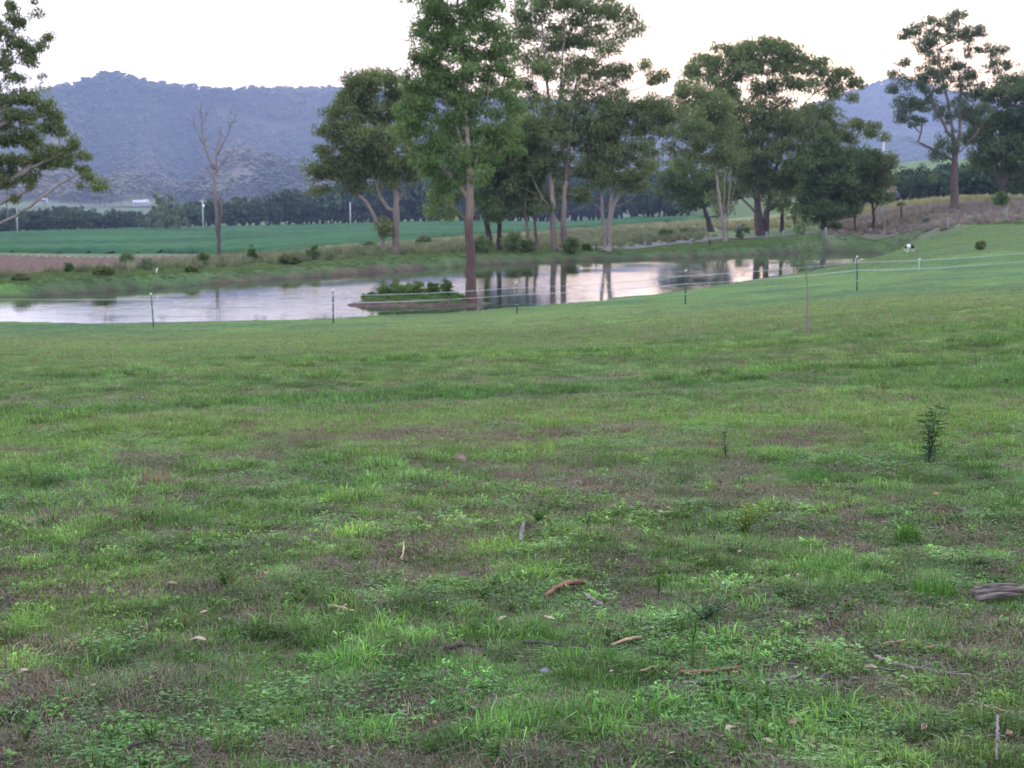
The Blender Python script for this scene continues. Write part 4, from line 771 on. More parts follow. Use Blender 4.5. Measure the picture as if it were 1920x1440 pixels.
# ------------------------------------------------------------------ electric tape fence
M['post'] = simple('green_post', (.02, .055, .05), (.03, .07, .06), 20, .5); M['white'] = simple('white_plastic', (.75, .76, .74), (.8, .8, .78), 10, .4)
M['tape'] = simple('white_tape', (.36, .40, .40), (.46, .5, .5), 30, .6); M['wire'] = simple('green_wire', (.18, .34, .28), (.25, .4, .33), 30, .6)
PH = 1.1
def fence_post(px, py, lean=0.0, h=PH, lb=''):
    p = hit(px, py)
    if p[2] < .05: q = at(px, py, 48.3); p = np.array([q[0], 48.3, terrain(q[0], 48.3)[0]])
    root = empty('fence_post', p); b = Buf(); b.tube([(0, 0, -.25), (lean * .5, 0, h * .5), (lean, 0, h - .04)], [.022, .022, .022], 8); b.obj('shaft', M['post'], root, True)
    c = Buf(); c.tube([(lean, 0, h - .07), (lean, 0, h - .045), (lean, 0, h - .01), (lean, 0, h + .01)], [.015, .021, .021, .012], 10); c.obj('cap', M['white'], root, True)
    for fz in (.82, .59, .29):
        i = Buf(); i.tube([(lean * fz, -.03, h * fz - .02), (lean * fz, -.032, h * fz + .02)], [.022, .022], 8); i.obj('insulator', M['wire'], root)
    tag(root, lb, 'fence post', 'green posts of the electric tape fence'); return p
FP = [(-60, 606, 'green fence post beyond the left edge'), (288, 604, 'leftmost visible green fence post in front of the pale water'), (625, 600, 'green fence post standing before the left tip of the island'), (970, 588, 'green fence post right of the island gum'), (1285, 570, 'green fence post in front of the peach reflections'), (1607, 545, 'green fence post right of the young sapling'), (1945, 528, 'green fence post beyond the right edge')]
PP = [fence_post(a, b, l, PH, lb) for (a, b, lb), l in zip(FP, (.0, -.06, .0, -.03, .0, -.03, .0))]
def tape(fz, w, mt, lb):
    pts = []
    for a, b in zip(PP[:-1], PP[1:]):
        for t in np.linspace(0, 1, 13)[:-1]:
            q = a * (1 - t) + b * t; q = q + np.array([0, -.035, PH * fz - .08 * 4 * t * (1 - t) * (.6 + .3 * math.sin(a[0] * 3 + fz * 9))]); pts.append(q)
    pts.append(PP[-1] + np.array([0, -.035, PH * fz])); P = np.array(pts); n = len(P)
    tw = np.sin(np.arange(n) * .35 + fz * 20) * .5; up = np.stack([np.zeros(n), np.sin(tw), np.cos(tw)], 1) * w / 2; th = np.array([0, .003, 0])
    V = np.concatenate([P + up - th, P - up - th, P - up + th, P + up + th]); i = np.arange(n - 1); f = [np.stack([i + a * n, i + b_ * n, i + 1 + b_ * n, i + 1 + a * n], 1) for a, b_ in ((0, 1), (1, 2), (2, 3), (3, 0))]
    tag(mobj('fence_tape', V, np.concatenate(f), mt), lb, 'fence tape', 'tapes strung along the electric fence')
tape(.82, .016, M['tape'], 'top white tape of the electric fence across the pond'); tape(.59, .021, M['tape'], 'middle and widest white tape of the electric fence'); tape(.29, .009, M['wire'], 'lowest thin greenish strand of the electric fence')
p = hit(1723, 506); root = empty('tread_in_post', p); b = Buf(); b.tube([(0, 0, -.1), (0, 0, .42)], .008, 6); b.obj('shaft', M['white'], root); b = Buf(); b.tube([(-.05, 0, .4), (.05, 0, .44)], .012, 6); b.obj('hook', M['white'], root); tag(root, 'short white tread-in post holding the tape near the dog', 'fence post')

# ------------------------------------------------------------------ wooden posts along the lane and dry grass
M['woodpale'] = simple('weathered_pale_wood', (.17, .175, .185), (.27, .28, .29), 6, .9, stretch=(5, 5, .5)); M['wooddark'] = simple('weathered_dark_wood', (.045, .035, .033), (.09, .07, .065), 6, .9, stretch=(5, 5, .5))
def wood_post(px, py, hp, wpx, dark, lb):
    p = hit(px, py); m = p[1] / F_PX; h, r = hp * m, max(wpx * m * .32, .05); root = empty('wooden_post', p); b = Buf(); rng = np.random.default_rng(int(px))
    ln = rng.normal(0, .03, 2) * h; b.tube([(0, 0, -.3), (ln[0] * .5, ln[1] * .5, h * .5), (ln[0], ln[1], h * .97), (ln[0], ln[1], h)], [r * 1.05, r, r * .95, r * .7], 8); b.obj('shaft', M['wooddark' if dark else 'woodpale'], root)
    tag(root, lb, 'post', 'wooden posts along the back fence')
for a in ((1548, 456, 26, 7, 0, 'pale wooden post at the right end of the pond'), (1690, 412, 26, 6, 1, 'dark brown post in the upper dry grass'), (1743, 398, 16, 5, 0, 'small grey post left of the thick dark trunk'), (1777, 431, 22, 6, 0, 'grey post at the green edge below the dry grass'), (1887, 416, 26, 7, 0, 'pale post below the bright bush at right'), (1295, 460, 12, 6, 0, 'pale post left of the black stub beside the lane'),
          (1331, 459, 10, 7, 1, 'black stub post beside the lane'), (1209, 461, 8, 6, 0, 'short pale post in the lane verge'), (1118, 470, 12, 5, 1, 'short dark post left of the multi-stemmed gum'), (1381, 446, 26, 5, 0, 'slender white post right of the slim pale stems'), (1437, 449, 14, 6, 0, 'pale post at the foot of the dome-crowned gum'), (1469, 447, 16, 5, 0, 'grey post at the foot of the thin black stem'), (1663, 424, 12, 4, 1, 'thin dark post among dry grass left of the brown post')):
    wood_post(*a)
def marker(px, py, hp, lb):
    p = hit(px, py); m = p[1] / F_PX; b = Buf(); h = hp * m; b.tube([(0, 0, -.1), (.02, 0, h * .6), (.06, 0, h)], [.035, .03, .03], 8); o = b.obj('marker_pipe', M['white']); o.location = p; tag(o, lb, 'pipe')
marker(293, 513, 10, 'white pipe standing on the left levee'); marker(358, 509, 4, 'white pipe stub right of the standing pipe')

# utility poles
M['pole'] = simple('pale_pole', (.42, .45, .44), (.5, .53, .52), 3, .8)
def pole(px, pb, pt, Y, lb, arm=True, r=.16):
    f = at(px, pb, Y); gz = terrain(f[0], f[1])[0]; top = at(px, pt, Y)[2] - gz; root = empty('utility_pole', (f[0], f[1], gz)); b = Buf(); b.tube([(0, 0, -.5), (0, 0, top * .5), (0, 0, top)], [r * 1.2, r, r * .8], 8); b.obj('shaft', M['pole'], root, True)
    if arm: c = Buf(); c.box((0, 0, top - .5), (2.2, .12, .14), .5); c.obj('crossarm', M['pole'], root); t = Buf(); t.tube([(.25, -.2, top - 2.2), (.25, -.2, top - 1.3)], [.28, .28], 8); t.obj('transformer', M['white'], root)
    tag(root, lb, 'utility pole')
pole(381, 429, 374, 405, 'pale utility pole with transformer left of the dead tree'); pole(33, 440, 391, 345, 'thin utility pole at far left of the crop field', False, .1); pole(657, 423, 379, 440, 'short pale utility pole left of the broad gum', False, .18); pole(1653, 400, 256, 150, 'slender pale pole rising behind the rounded bushy tree', False, .12)

# ------------------------------------------------------------------ buildings
M['wallw'] = simple('white_wall', (.42, .42, .43), (.5, .5, .5), 2, .8); M['roofg'] = simple('tin_roof', (.40, .43, .48), (.48, .51, .56), 2, .5); M['roofb'] = simple('blue_roof', (.22, .24, .36), (.28, .3, .42), 2, .5); M['glass'] = simple('dark_window', (.03, .035, .04), None, 2, .15); M['door'] = simple('brown_door', (.16, .10, .07), None, 2, .6)
def house(px, py, Y, w, d, h, rh, rz, rmat, lb, name='farmhouse'):
    f = at(px, py, Y); gz = terrain(f[0], f[1])[0] if Y < 1300 else f[2]; gz = max(gz, f[2]); root = empty(name, (f[0], f[1], gz), rz)
    b = Buf(); b.box((0, 0, h / 2 - .5), (w, d, h + 1)); V = [(-w / 2, -d / 2, h), (-w / 2, d / 2, h), (-w / 2, 0, h + rh - .05), (w / 2, -d / 2, h), (w / 2, d / 2, h), (w / 2, 0, h + rh - .05)]; b.add(V, [(0, 2, 1), (3, 4, 5)], []); b.obj('wall', M['wallw'], root)
    for s in (-1, 1):
        r = Buf(); e = min(.5, w * .06); y0, y1 = s * (d / 2 + e), 0; z0 = h - e * rh / (d / 2)
        V = [(-w / 2 - e, y0, z0), (w / 2 + e, y0, z0), (w / 2 + e, y1, h + rh), (-w / 2 - e, y1, h + rh)]; V += [(a, b_, c + .12) for a, b_, c in V]; r.add(V, [], [(0, 1, 2, 3), (4, 7, 6, 5), (0, 4, 5, 1), (1, 5, 6, 2), (2, 6, 7, 3), (3, 7, 4, 0)]); r.obj('roof', rmat, root)
    for x in (-.34, -.12, .32):
        q = Buf(); q.box((x * w, -d / 2 - .02, h * .55), (1.3, .08, 1.1)); q.obj('window', M['glass'], root)
    q = Buf(); q.box((.1 * w, -d / 2 - .02, 1.05), (.95, .08, 2.1)); q.obj('door', M['door'], root)
    tag(root, lb, 'house')
house(262, 386, 1300, 11, 7, 3.2, 1.8, .3, M['roofg'], 'small white farmhouse with pale roof in the valley'); house(274, 384, 1315, 5, 5, 3.0, 1.5, -.2, M['roofg'], 'white shed just right of the valley farmhouse', 'shed')
house(82, 380, 1290, 6, 5, 2.6, 1.2, .1, M['roofg'], 'tiny white shed in the valley near the left edge', 'shed')
house(1482, 366, 330, 9, 6, 2.6, 1.4, .2, M['roofb'], 'house with dull blue roof glimpsed behind the thin black stems'); house(1668, 380, 192, 1.3, 1.3, 1.3, .25, .1, M['roofb'], 'small pale shed glimpsed right of the rounded bushy tree', 'shed')

# ------------------------------------------------------------------ animals
def creature(name, pos, rz, nodes, edges, mt, lb, cat, sub=2):
    me = bpy.data.meshes.new(name); me.from_pydata([n[0] for n in nodes], edges, []); o = bpy.data.objects.new(name, me); ROOT.objects.link(o); o.location = pos; o.rotation_euler = (0, 0, rz)
    sk = o.modifiers.new('skin', 'SKIN'); sv = me.skin_vertices[0].data if me.skin_vertices else None
    if sv is None:
        bm = __import__('bmesh').new(); bm.from_mesh(me); bm.verts.layers.skin.verify(); bm.to_mesh(me); bm.free(); sv = me.skin_vertices[0].data
    for k, nd in enumerate(nodes): r = nd[1]; sv[k].radius = (r, r) if np.isscalar(r) else r
    sv[0].use_root = True; ss = o.modifiers.new('sub', 'SUBSURF'); ss.levels = ss.render_levels = sub; me.materials.append(mt)
    dg = bpy.context.evaluated_depsgraph_get(); me2 = bpy.data.meshes.new_from_object(o.evaluated_get(dg)); o.modifiers.clear(); o.data = me2
    for p in me2.polygons: p.use_smooth = True
    tag(o, lb, cat); return o
def quad_nodes(L, H, head_down=True):
    # pelvis, belly, chest, neck, head, muzzle, tail..., legs
    N = [((-.34 * L, 0, .72 * H), .13 * H + .03), ((-.02 * L, 0, .70 * H), .16 * H + .02), ((.28 * L, 0, .72 * H), .17 * H + .02)]
    if head_down: N += [((.48 * L, 0, .62 * H), .10 * H), ((.60 * L, 0, .40 * H), .095 * H), ((.66 * L, 0, .24 * H), .055 * H)]
    else: N += [((.46 * L, 0, .88 * H), .10 * H), ((.58 * L, 0, 1.0 * H), .10 * H), ((.74 * L, 0, .93 * H), .055 * H)]
    E = [(0, 1), (1, 2), (2, 3), (3, 4), (4, 5)]
    N += [((-.48 * L, 0, .66 * H), .03 * H), ((-.54 * L, 0, .40 * H), .025 * H)]; E += [(0, 6), (6, 7)]
    for s in (-1, 1):
        k = len(N); N += [((-.32 * L, s * .10 * H, .52 * H), .08 * H), ((-.27 * L, s * .12 * H, .42 * H), .055 * H), ((-.38 * L, s * .12 * H, .24 * H), .035 * H), ((-.35 * L, s * .12 * H, .03 * H), .032 * H), ((-.31 * L, s * .12 * H, .015 * H), .03 * H)]
        E += [(0, k), (k, k + 1), (k + 1, k + 2), (k + 2, k + 3), (k + 3, k + 4)]
        k = len(N); N += [((.30 * L, s * .10 * H, .50 * H), .06 * H), ((.29 * L, s * .11 * H, .27 * H), .038 * H), ((.30 * L, s * .11 * H, .03 * H), .032 * H), ((.335 * L, s * .11 * H, .015 * H), .028 * H)]
        E += [(2, k), (k, k + 1), (k + 1, k + 2), (k + 2, k + 3)]
    # ears
    h = N[4][0]; 
    for s in (-1, 1): N.append(((h[0] - .04 * L, s * .085 * H, h[2] + .11 * H), .022 * H)); E.append((4, len(N) - 1))
    return N, E
def dog_mat(N, L):
    t = N('ShaderNodeTexCoord'); s = N('ShaderNodeSeparateXYZ'); L(t.outputs['Object'], s.inputs[0])
    def rg(o, a, b): r = N('ShaderNodeMapRange'); r.inputs[1].default_value = a; r.inputs[2].default_value = b; L(o, r.inputs[0]); return r.outputs[0]
    chest = N('ShaderNodeMath', operation='MULTIPLY'); L(rg(s.outputs[0], .04, .08), chest.inputs[0]); L(rg(s.outputs[0], .30, .26), chest.inputs[1])
    legs = rg(s.outputs[2], .22, .17); mx = N('ShaderNodeMath', operation='MAXIMUM'); L(chest.outputs[0], mx.inputs[0]); L(legs, mx.inputs[1])
    c = N('ShaderNodeMix', data_type='RGBA'); L(mx.outputs[0], c.inputs[0]); c.inputs[6].default_value = (.012, .012, .016, 1); c.inputs[7].default_value = (.72, .70, .68, 1)
    p = N('ShaderNodeBsdfPrincipled'); p.inputs['Roughness'].default_value = .8; L(c.outputs[2], p.inputs['Base Color']); return p.outputs[0]
N_, E_ = quad_nodes(.62, .50); dp = hit(1706, 474)
creature('dog', dp, math.radians(215), N_, E_, mat('dog_coat', dog_mat), 'black and white dog sniffing the grass on the right slope', 'dog')
M['cowk'] = simple('black_hide', (.012, .011, .011), (.02, .018, .016), 3, .7); M['cowt'] = simple('tan_hide', (.30, .2, .12), (.36, .25, .16), 3, .7)
N_, E_ = quad_nodes(2.1, 1.4)
for px, py, rz, mt, lb in ((1730, 312, 3.0, 'cowk', 'black cow grazing alone on the bright hillside'), (1692, 318, .3, 'cowk', 'black cow lowest on the bright hillside'), (1699, 316, 1.2, 'cowt', 'tan cow beside the lowest black cow'), (1815, 302, .2, 'cowk', 'black cow on the hillside right of the thick trunk')):
    Yc = hit(px, py)[1]; 
    f = hit(px, py); creature('cow', f, rz, N_, E_, M[mt], lb, 'cow', 1)

# ------------------------------------------------------------------ grass and weeds prototypes
M['gr'] = leafy('grass_blades', (1, 1, 1), .3, 'tint')
def blades(b, rng, n, rad, hlo, hhi, w, lean=.5, col=(1, 1, 1), jit=.28, seg=2, flat=0.0):
    th = rng.uniform(0, 2 * math.pi, n); rr = rad * np.sqrt(rng.uniform(0, 1, n)); P = np.stack([np.cos(th) * rr, np.sin(th) * rr, np.zeros(n) - .004], 1)
    h = rng.uniform(hlo, hhi, n); d = rng.normal(0, 1, (n, 3)); d[:, 2] = 0; d /= np.linalg.norm(d, axis=1)[:, None]; d = d * .7 + P / (rad + 1e-6) * .6 * np.array((1, 1, 0))
    ln = np.abs(rng.normal(lean, lean * .5, n)) + flat; side = np.cross(d, (0, 0, 1)); side /= np.linalg.norm(side, axis=1)[:, None] + 1e-9
    ang = rng.uniform(0, 6.28, n)[:, None]; side = side * np.cos(ang) + np.cross(side, (0, 0, 1)) * np.sin(ang)
    up = np.array((0, 0, 1.0)); W = (w * rng.uniform(.6, 1.4, n))[:, None]
    p1 = P + (up * .55 + d * ln[:, None] * .25) * h[:, None]; p2 = P + (up * np.maximum(.08, 1 - ln * .45)[:, None] + d * ln[:, None]) * h[:, None]
    V = np.stack([P - side * W / 2, P + side * W / 2, p1 + side * W * .42, p1 - side * W * .42, p2], 1).reshape(-1, 3)
    o = np.arange(n)[:, None] * 5; c = np.array(col) * (1 + rng.normal(0, jit, n))[:, None] * (1 + rng.normal(0, .05, (n, 3)))
    b.add(V, o + np.array([[3, 2, 4]]), o + np.array([[0, 1, 2, 3]]), np.repeat(np.clip(c, .05, 3), 5, 0))
def ovals(b, rng, P, D, L, W, col, jit=.15, fold=.15):
    """broad leaves from points P along directions D"""
    n = len(P); D = D / np.linalg.norm(D, axis=1)[:, None]; S = np.cross(D, (0, 0, 1)); S /= np.linalg.norm(S, axis=1)[:, None] + 1e-9; U = np.cross(S, D)
    l = (L * rng.uniform(.7, 1.3, n))[:, None]; w = (W * rng.uniform(.7, 1.3, n))[:, None]
    V = np.stack([P, P + D * l * .35 + S * w / 2 + U * w * fold, P + D * l * .75 + S * w * .38 + U * w * fold - U * l * .05, P + D * l - U * l * .14, P + D * l * .75 - S * w * .38 + U * w * fold - U * l * .05, P + D * l * .35 - S * w / 2 + U * w * fold], 1).reshape(-1, 3)
    o = np.arange(n)[:, None] * 6; c = np.array(col) * (1 + rng.normal(0, jit, n))[:, None] * (1 + rng.normal(0, .05, (n, 3)))
    b.add(V, [], np.concatenate([o + np.array([[0, 1, 2, 3]]), o + np.array([[0, 3, 4, 5]])]), np.repeat(np.clip(c, .05, 3), 6, 0))
def rosette(b, rng, n, h, L, W, col, spread=.02, tilt=.6):
    a = rng.uniform(0, 6.28, n); P = np.stack([np.cos(a) * spread * rng.uniform(0, 1, n), np.sin(a) * spread * rng.uniform(0, 1, n), rng.uniform(.1, 1, n) * h], 1)
    D = np.stack([np.cos(a), np.sin(a), rng.uniform(0, 1.2, n) * tilt], 1); ovals(b, rng, P, D, L, W, col)
SHORT, LONG, DRY, CLOV, WEED = [], [], [], [], []
g = np.random.default_rng(77)
GREEN = (.12, .235, .068)
for k in range(6):
    b = Buf(); blades(b, g, 95, .085, .016, .052, .0029, .8, GREEN); blades(b, g, 22, .085, .02, .05, .003, 1.3, (.25, .21, .15)); SHORT.append(b.mesh('grass', M['gr']))
for k in range(4):
    b = Buf(); blades(b, g, 60, .07, .04, .11, .0045, .8, (.12, .235, .058)); blades(b, g, 10, .08, .05, .12, .003, 1.0, (.17, .17, .08)); LONG.append(b.mesh('grass', M['gr']))
for k in range(4):
    b = Buf(); blades(b, g, 60, .10, .02, .07, .0028, 1.7, (.22, .18, .145), .4); blades(b, g, 18, .10, .02, .05, .003, .7, (.10, .15, .05)); [b.tube([q + (0, 0, .006), q + d * .5 + (0, 0, .010), q + d + (0, 0, .005)], [.0016, .0018, .001], 3, False, c) for q, d, c in [(np.array([g.normal(0, .05), g.normal(0, .05), 0]), np.array([g.normal(0, .03), g.normal(0, .03), 0]), ((.32, .27, .22), (.14, .09, .07), (.07, .05, .045))[g.integers(0, 3)]) for _ in range(9)]]; DRY.append(b.mesh('grass', M['gr']))
for k in range(4):
    b = Buf()
    for _ in range(20):
        a = g.uniform(0, 6.28); r = .09 * math.sqrt(g.uniform()); c = np.array([math.cos(a) * r, math.sin(a) * r, g.uniform(.008, .04)]); an = g.uniform(0, 6.28) + np.arange(3) * 2.1
        ovals(b, g, np.repeat(c[None], 3, 0), np.stack([np.cos(an), np.sin(an), np.full(3, .35)], 1), .010, .009, (.11, .22, .07), .12, .05)
    blades(b, g, 40, .09, .02, .05, .003, .8, GREEN); CLOV.append(b.mesh('grass', M['gr']))
for k in range(6):
    b = Buf(); hh = g.uniform(.015, .06)
    for _ in range(g.integers(1, 4)):
        ox = g.normal(0, .02, 2); bb = Buf(); rosette(bb, g, int(g.integers(7, 12)), hh, .024, .012, (.16, .29, .08), .012, .9); V = np.concatenate(bb.v) + np.array([ox[0], ox[1], 0]); b.add(V, [], bb.faces()[0], np.concatenate(bb.c))
        b.tube([(ox[0], ox[1], -.01), (ox[0], ox[1], hh)], [.002, .0015], 3, False, (.12, .16, .06))
    WEED.append(b.mesh('weed', M['gr']))
col_g = proto_collection('grass_tuft', SHORT + LONG + DRY + CLOV + WEED)        # 0-5 short, 6-9 long, 10-13 dry, 14-17 clover, 18-23 weeds

def field(name, r0, r1, dens, az, label, pick, smin, smax, zoff=0.0, seed=1):
    global RNG
    n = int(dens * az * (r1 * r1 - r0 * r0)); a = RNG.uniform(-az, az, n); r = np.sqrt(RNG.uniform(r0 * r0, r1 * r1, n)); X, Y = np.sin(a) * r, np.cos(a) * r
    keep = np.ones(n, bool)
    if r1 > 40: s1, s2 = pond_s(X, Y); keep = (s1 > .25)
    X, Y, r = X[keep], Y[keep], r[keep]; n = len(X)
    idx, sm, tint, k2 = pick(X, Y, r, n); Z = terrain(X, Y) + zoff; sc = RNG.uniform(smin, smax, n) * sm
    X, Y, Z, sc, idx, tint = X[k2], Y[k2], Z[k2], sc[k2], idx[k2], tint[k2]
    return scatter(name, col_g, np.column_stack([X, Y, Z]), zrot(len(X)), np.column_stack([sc, sc, sc * (1 - .68 * sstep(33, 48, np.sqrt(X * X + Y * Y)) * (Y < MID(X)))]), idx, tint, label)
def lushness(X, Y): return fbm(X * .55 + 4, Y * .4, 4, 201)
def turf_tint(X, Y, n):
    a = fbm(X * .5, Y * .6, 4, 203) * .75 + .25 * fbm(X * 2.5, Y * 2.5, 2, 204); bl = sstep(.5, .68, a)[:, None]; yl = sstep(.5, .32, a)[:, None]
    t = np.ones((n, 3)); t = t * (1 - bl) + np.array((.78, .90, .80)) * bl; t = t * (1 - yl) + np.array((1.12, 1.05, .95)) * yl
    br = fbm(X * 1.9, Y * 1.9, 3, 205)[:, None]; br2 = fbm(X * 4.5, Y * 4.5, 2, 206)[:, None]; near_k = sstep(18, 9, np.sqrt(X * X + Y * Y))[:, None]; t = t * np.clip((.5 + 1.0 * br2) * (1 - near_k) + (.25 + 1.5 * br2) * near_k, .2, 1.6) * (.72 + .56 * br) * RNG.uniform(.6, 1.35, (n, 1))
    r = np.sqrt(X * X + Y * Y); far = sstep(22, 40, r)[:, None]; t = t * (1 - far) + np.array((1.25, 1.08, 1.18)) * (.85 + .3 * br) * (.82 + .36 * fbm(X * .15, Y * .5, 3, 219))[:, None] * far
    # the smoother, yellower shelf before the worn step
    band = (np.exp(-((r - 15.2 - .05 * X) / 2.2) ** 2))[:, None] * .6; t = t * (1 - band) + np.array((1.5, 1.32, 1.1)) * band
    dk = (np.exp(-((r - 20.5 - .09 * X) / 2.2) ** 2))[:, None] * .45; t = t * (1 - dk) + np.array((.7, .85, .85)) * dk
    return t
def pick_near(X, Y, r, n):
    L = lushness(X, Y); bare = BARE(X, Y); u = RNG.uniform(0, 1, n); idx = RNG.integers(0, 6, n); sm = np.ones(n)
    lg = ((L > .56) | (fbm(X * 2.2, Y * 2.2, 2, 217) > .63)) & (u < .20 * (1 - .6 * sstep(12, 20, r))); idx[lg] = RNG.integers(6, 10, lg.sum())
    cl = (fbm(X * 1.1, Y * 1.1, 2, 207) > .54) & (u > .55); idx[cl] = RNG.integers(14, 18, cl.sum())
    u2 = RNG.uniform(0, 1, n); dr = u2 < np.clip(bare * .8 + .10 + .35 * sstep(.56, .7, fbm(X * .7 + 9, Y * .7, 3, 209)), 0, .9); idx[dr] = RNG.integers(10, 14, dr.sum())
    we = (RNG.uniform(0, 1, n) < .08 * (1 + 2.0 * (fbm(X * 1.6, Y * 1.6, 2, 211) > .56)) * (1 - .8 * sstep(8, 13, r))); idx[we] = RNG.integers(18, 24, we.sum())
    keep = (RNG.uniform(0, 1, n) > bare * np.where(dr, .35, .9)) & ((fbm(X * 8, Y * 8, 2, 221) > .38) | (r > 15))
    t = turf_tint(X, Y, n); t[dr] = t[dr] * .35 + .65 * RNG.uniform(.7, 1.2, (dr.sum(), 1)); t[dr] *= .85; sm *= .75 + .6 * fbm(X * 1.7, Y * 1.7, 2, 213)
    return idx, sm, t, keep
def pick_mid(X, Y, r, n):
    idx = RNG.integers(0, 6, n); t = turf_tint(X, Y, n); bare = BARE(X, Y); u = RNG.uniform(0, 1, n); dr = u < .04 + .45 * bare; idx[dr] = RNG.integers(10, 14, dr.sum()); t[dr] = t[dr] * .5 + .5
    lg = (fbm(X * .3, Y * .8, 3, 215) > .6) & (u > .6); idx[lg] = RNG.integers(6, 10, lg.sum()); return idx, np.ones(n), t, RNG.uniform(0, 1, n) > bare * .92
def pick_flat(X, Y, r, n):
    i, s, t, k = pick_mid(X, Y, r, n); i = np.where((i > 5) & (i < 10), i - 4, i); s = s * (.35 + .65 * sstep(14, 4, r - 36)); return i, s, t, k
field('grass', 2.6, 9.0, 640, .80, 'short green grass, clover and weeds close in front', pick_near, .65, 1.2)
field('grass', 9.0, 16, 400, .70, 'short paddock grass with weeds and dry patches', pick_near, .85, 1.35)
field('grass', 16, 30, 95, .62, 'grazed paddock grass over the worn step', pick_mid, 1.2, 2.0)
field('grass', 30, 62, 26, .52, 'smooth grazed grass down to the pond edge', pick_flat, 1.4, 2.2)
def pick_right(X, Y, r, n):
    idx = RNG.integers(0, 6, n); k = sdf(POND, X, Y) > .8; nb = 14 * (Y > 0); near = (X > 3) | (Y < 60)
    db = sdf(hit_poly([(1545, 452), (1640, 438), (1780, 428), (1940, 410), (2400, 385), (2400, 350), (1940, 372), (1700, 378), (1560, 412)]), X, Y) > 0
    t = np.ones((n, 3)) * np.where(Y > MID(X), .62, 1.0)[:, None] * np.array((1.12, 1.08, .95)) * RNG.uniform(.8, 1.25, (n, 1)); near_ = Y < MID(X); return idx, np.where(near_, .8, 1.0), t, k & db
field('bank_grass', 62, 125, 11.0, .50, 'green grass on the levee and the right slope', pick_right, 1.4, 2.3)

# tall dry grass and scrub behind the pond
TALL = []
for k in range(6):
    b = Buf(); c = ((.25, .215, .22), (.20, .20, .145), (.15, .165, .12))[k % 3]
    blades(b, g, 60, .28, .35, .95, .02, .45, c, .25); blades(b, g, 20, .28, .2, .5, .025, .6, (.14, .16, .09), .2); TALL.append(b.mesh('dry_grass', M['gr']))
col_t = proto_collection('tall_tuft', TALL)
def patch(name, poly, dens, idxs, smin, smax, tint, label, hold=None):
    pl_ = hit_poly(poly); lo, hi = pl_.min(0), pl_.max(0); n = int(dens * (hi[0] - lo[0]) * (hi[1] - lo[1])); n = min(n, 90000)
    X = RNG.uniform(lo[0], hi[0], n); Y = RNG.uniform(lo[1], hi[1], n); k = sdf(pl_, X, Y) + (fbm(X * .3, Y * .3, 3, 230) - .5) * 3 < 0
    if hold: k &= fbm(X * .2, Y * .2, 3, 231) > hold
    X, Y = X[k], Y[k]; n = len(X); s1, s2 = pond_s(X, Y); kk = s1 > 1.5; X, Y = X[kk], Y[kk]; n = len(X)
    t = np.array(tint) * RNG.uniform(.7, 1.3, (n, 1)) * (.7 + .6 * fbm(X * .25, Y * .25, 3, 232))[:, None]
    scatter(name, col_t, np.column_stack([X, Y, terrain(X, Y) - .02]), zrot(n), RNG.uniform(smin, smax, n), RNG.choice(idxs, n), t, label)
patch('dry_grass', [(1545, 454), (1640, 441), (1780, 431), (1940, 412), (2300, 392), (2300, 362), (1940, 375), (1800, 384), (1700, 388), (1640, 396), (1560, 416)], 3.2, [0, 0, 3, 1], .4, .72, (.95, .88, .92), 'pinkish dry grass covering the rise at right')
patch('dry_grass', [(1350, 434), (1560, 420), (1660, 394), (1800, 386), (2000, 376), (2000, 371), (1700, 381), (1560, 398), (1350, 420)], 1.2, [1, 4], .5, .9, (1.1, 1.05, .8), 'pale straw grass behind the trees at right')
patch('scrub_grass', [(-300, 526), (0, 522), (200, 513), (400, 505), (600, 491), (800, 479), (880, 473), (1000, 469), (1150, 465), (1330, 450), (1330, 434), (1200, 416), (1000, 433), (870, 445), (740, 457), (620, 467), (430, 479), (320, 490), (210, 504), (0, 520), (-300, 521)], .9, [2, 5, 2, 1, 4], .45, .85, (.9, .92, .85), 'rough grey green grass and weeds between levee and fields')
patch('pale_grass', [(560, 469), (740, 457.5), (870, 448), (1000, 441), (1130, 430), (1320, 414), (1345, 420), (1345, 430), (1200, 433), (1100, 434), (1000, 446), (800, 458), (560, 474)], .35, [1, 4], .6, 1.1, (1.1, 1.08, .95), 'pale seeding grass at the crop field margin')
def patch_island():
    n = 2600; X = RNG.uniform(-7, -.6, n); Y = RNG.uniform(57.5, 63.5, n); s1, s2 = pond_s(X, Y); k = (s2 > 1.05 + RNG.uniform(-.55, .5, n)); X, Y = X[k], Y[k]; n = len(X)
    scatter('island_grass', col_g, np.column_stack([X, Y, terrain(X, Y)]), zrot(n), RNG.uniform(1.2, 2.6, n), RNG.choice([0, 1, 2, 7, 8, 18, 19, 20], n), np.ones((n, 3)) * np.array((.8, .85, .8)), 'weedy grass on top of the pond island')
patch_island()
# reeds at the near water edge
pr = []
for px in (193, 205, 300, 490, 470, 530, 610, 640, 1030, 1160):
    for _ in range(5): q = wpt(px + RNG.normal(0, 4), 600 - (0 if px < 560 else (px - 560) * .045)); pr.append((q[0], q[1] + RNG.normal(.3, .3), -.02))
b = Buf(); blades(b, g, 5, .12, .12, .3, .006, .25, (.07, .07, .05)); rc_ = proto_collection('reed', [b.mesh('reeds', M['gr'])])
pr = np.array(pr); scatter('reeds', rc_, pr, zrot(len(pr)), RNG.uniform(.6, 1.2, len(pr)), np.zeros(len(pr), int), np.ones((len(pr), 3)), 'thin dark reeds standing at the near water edge')

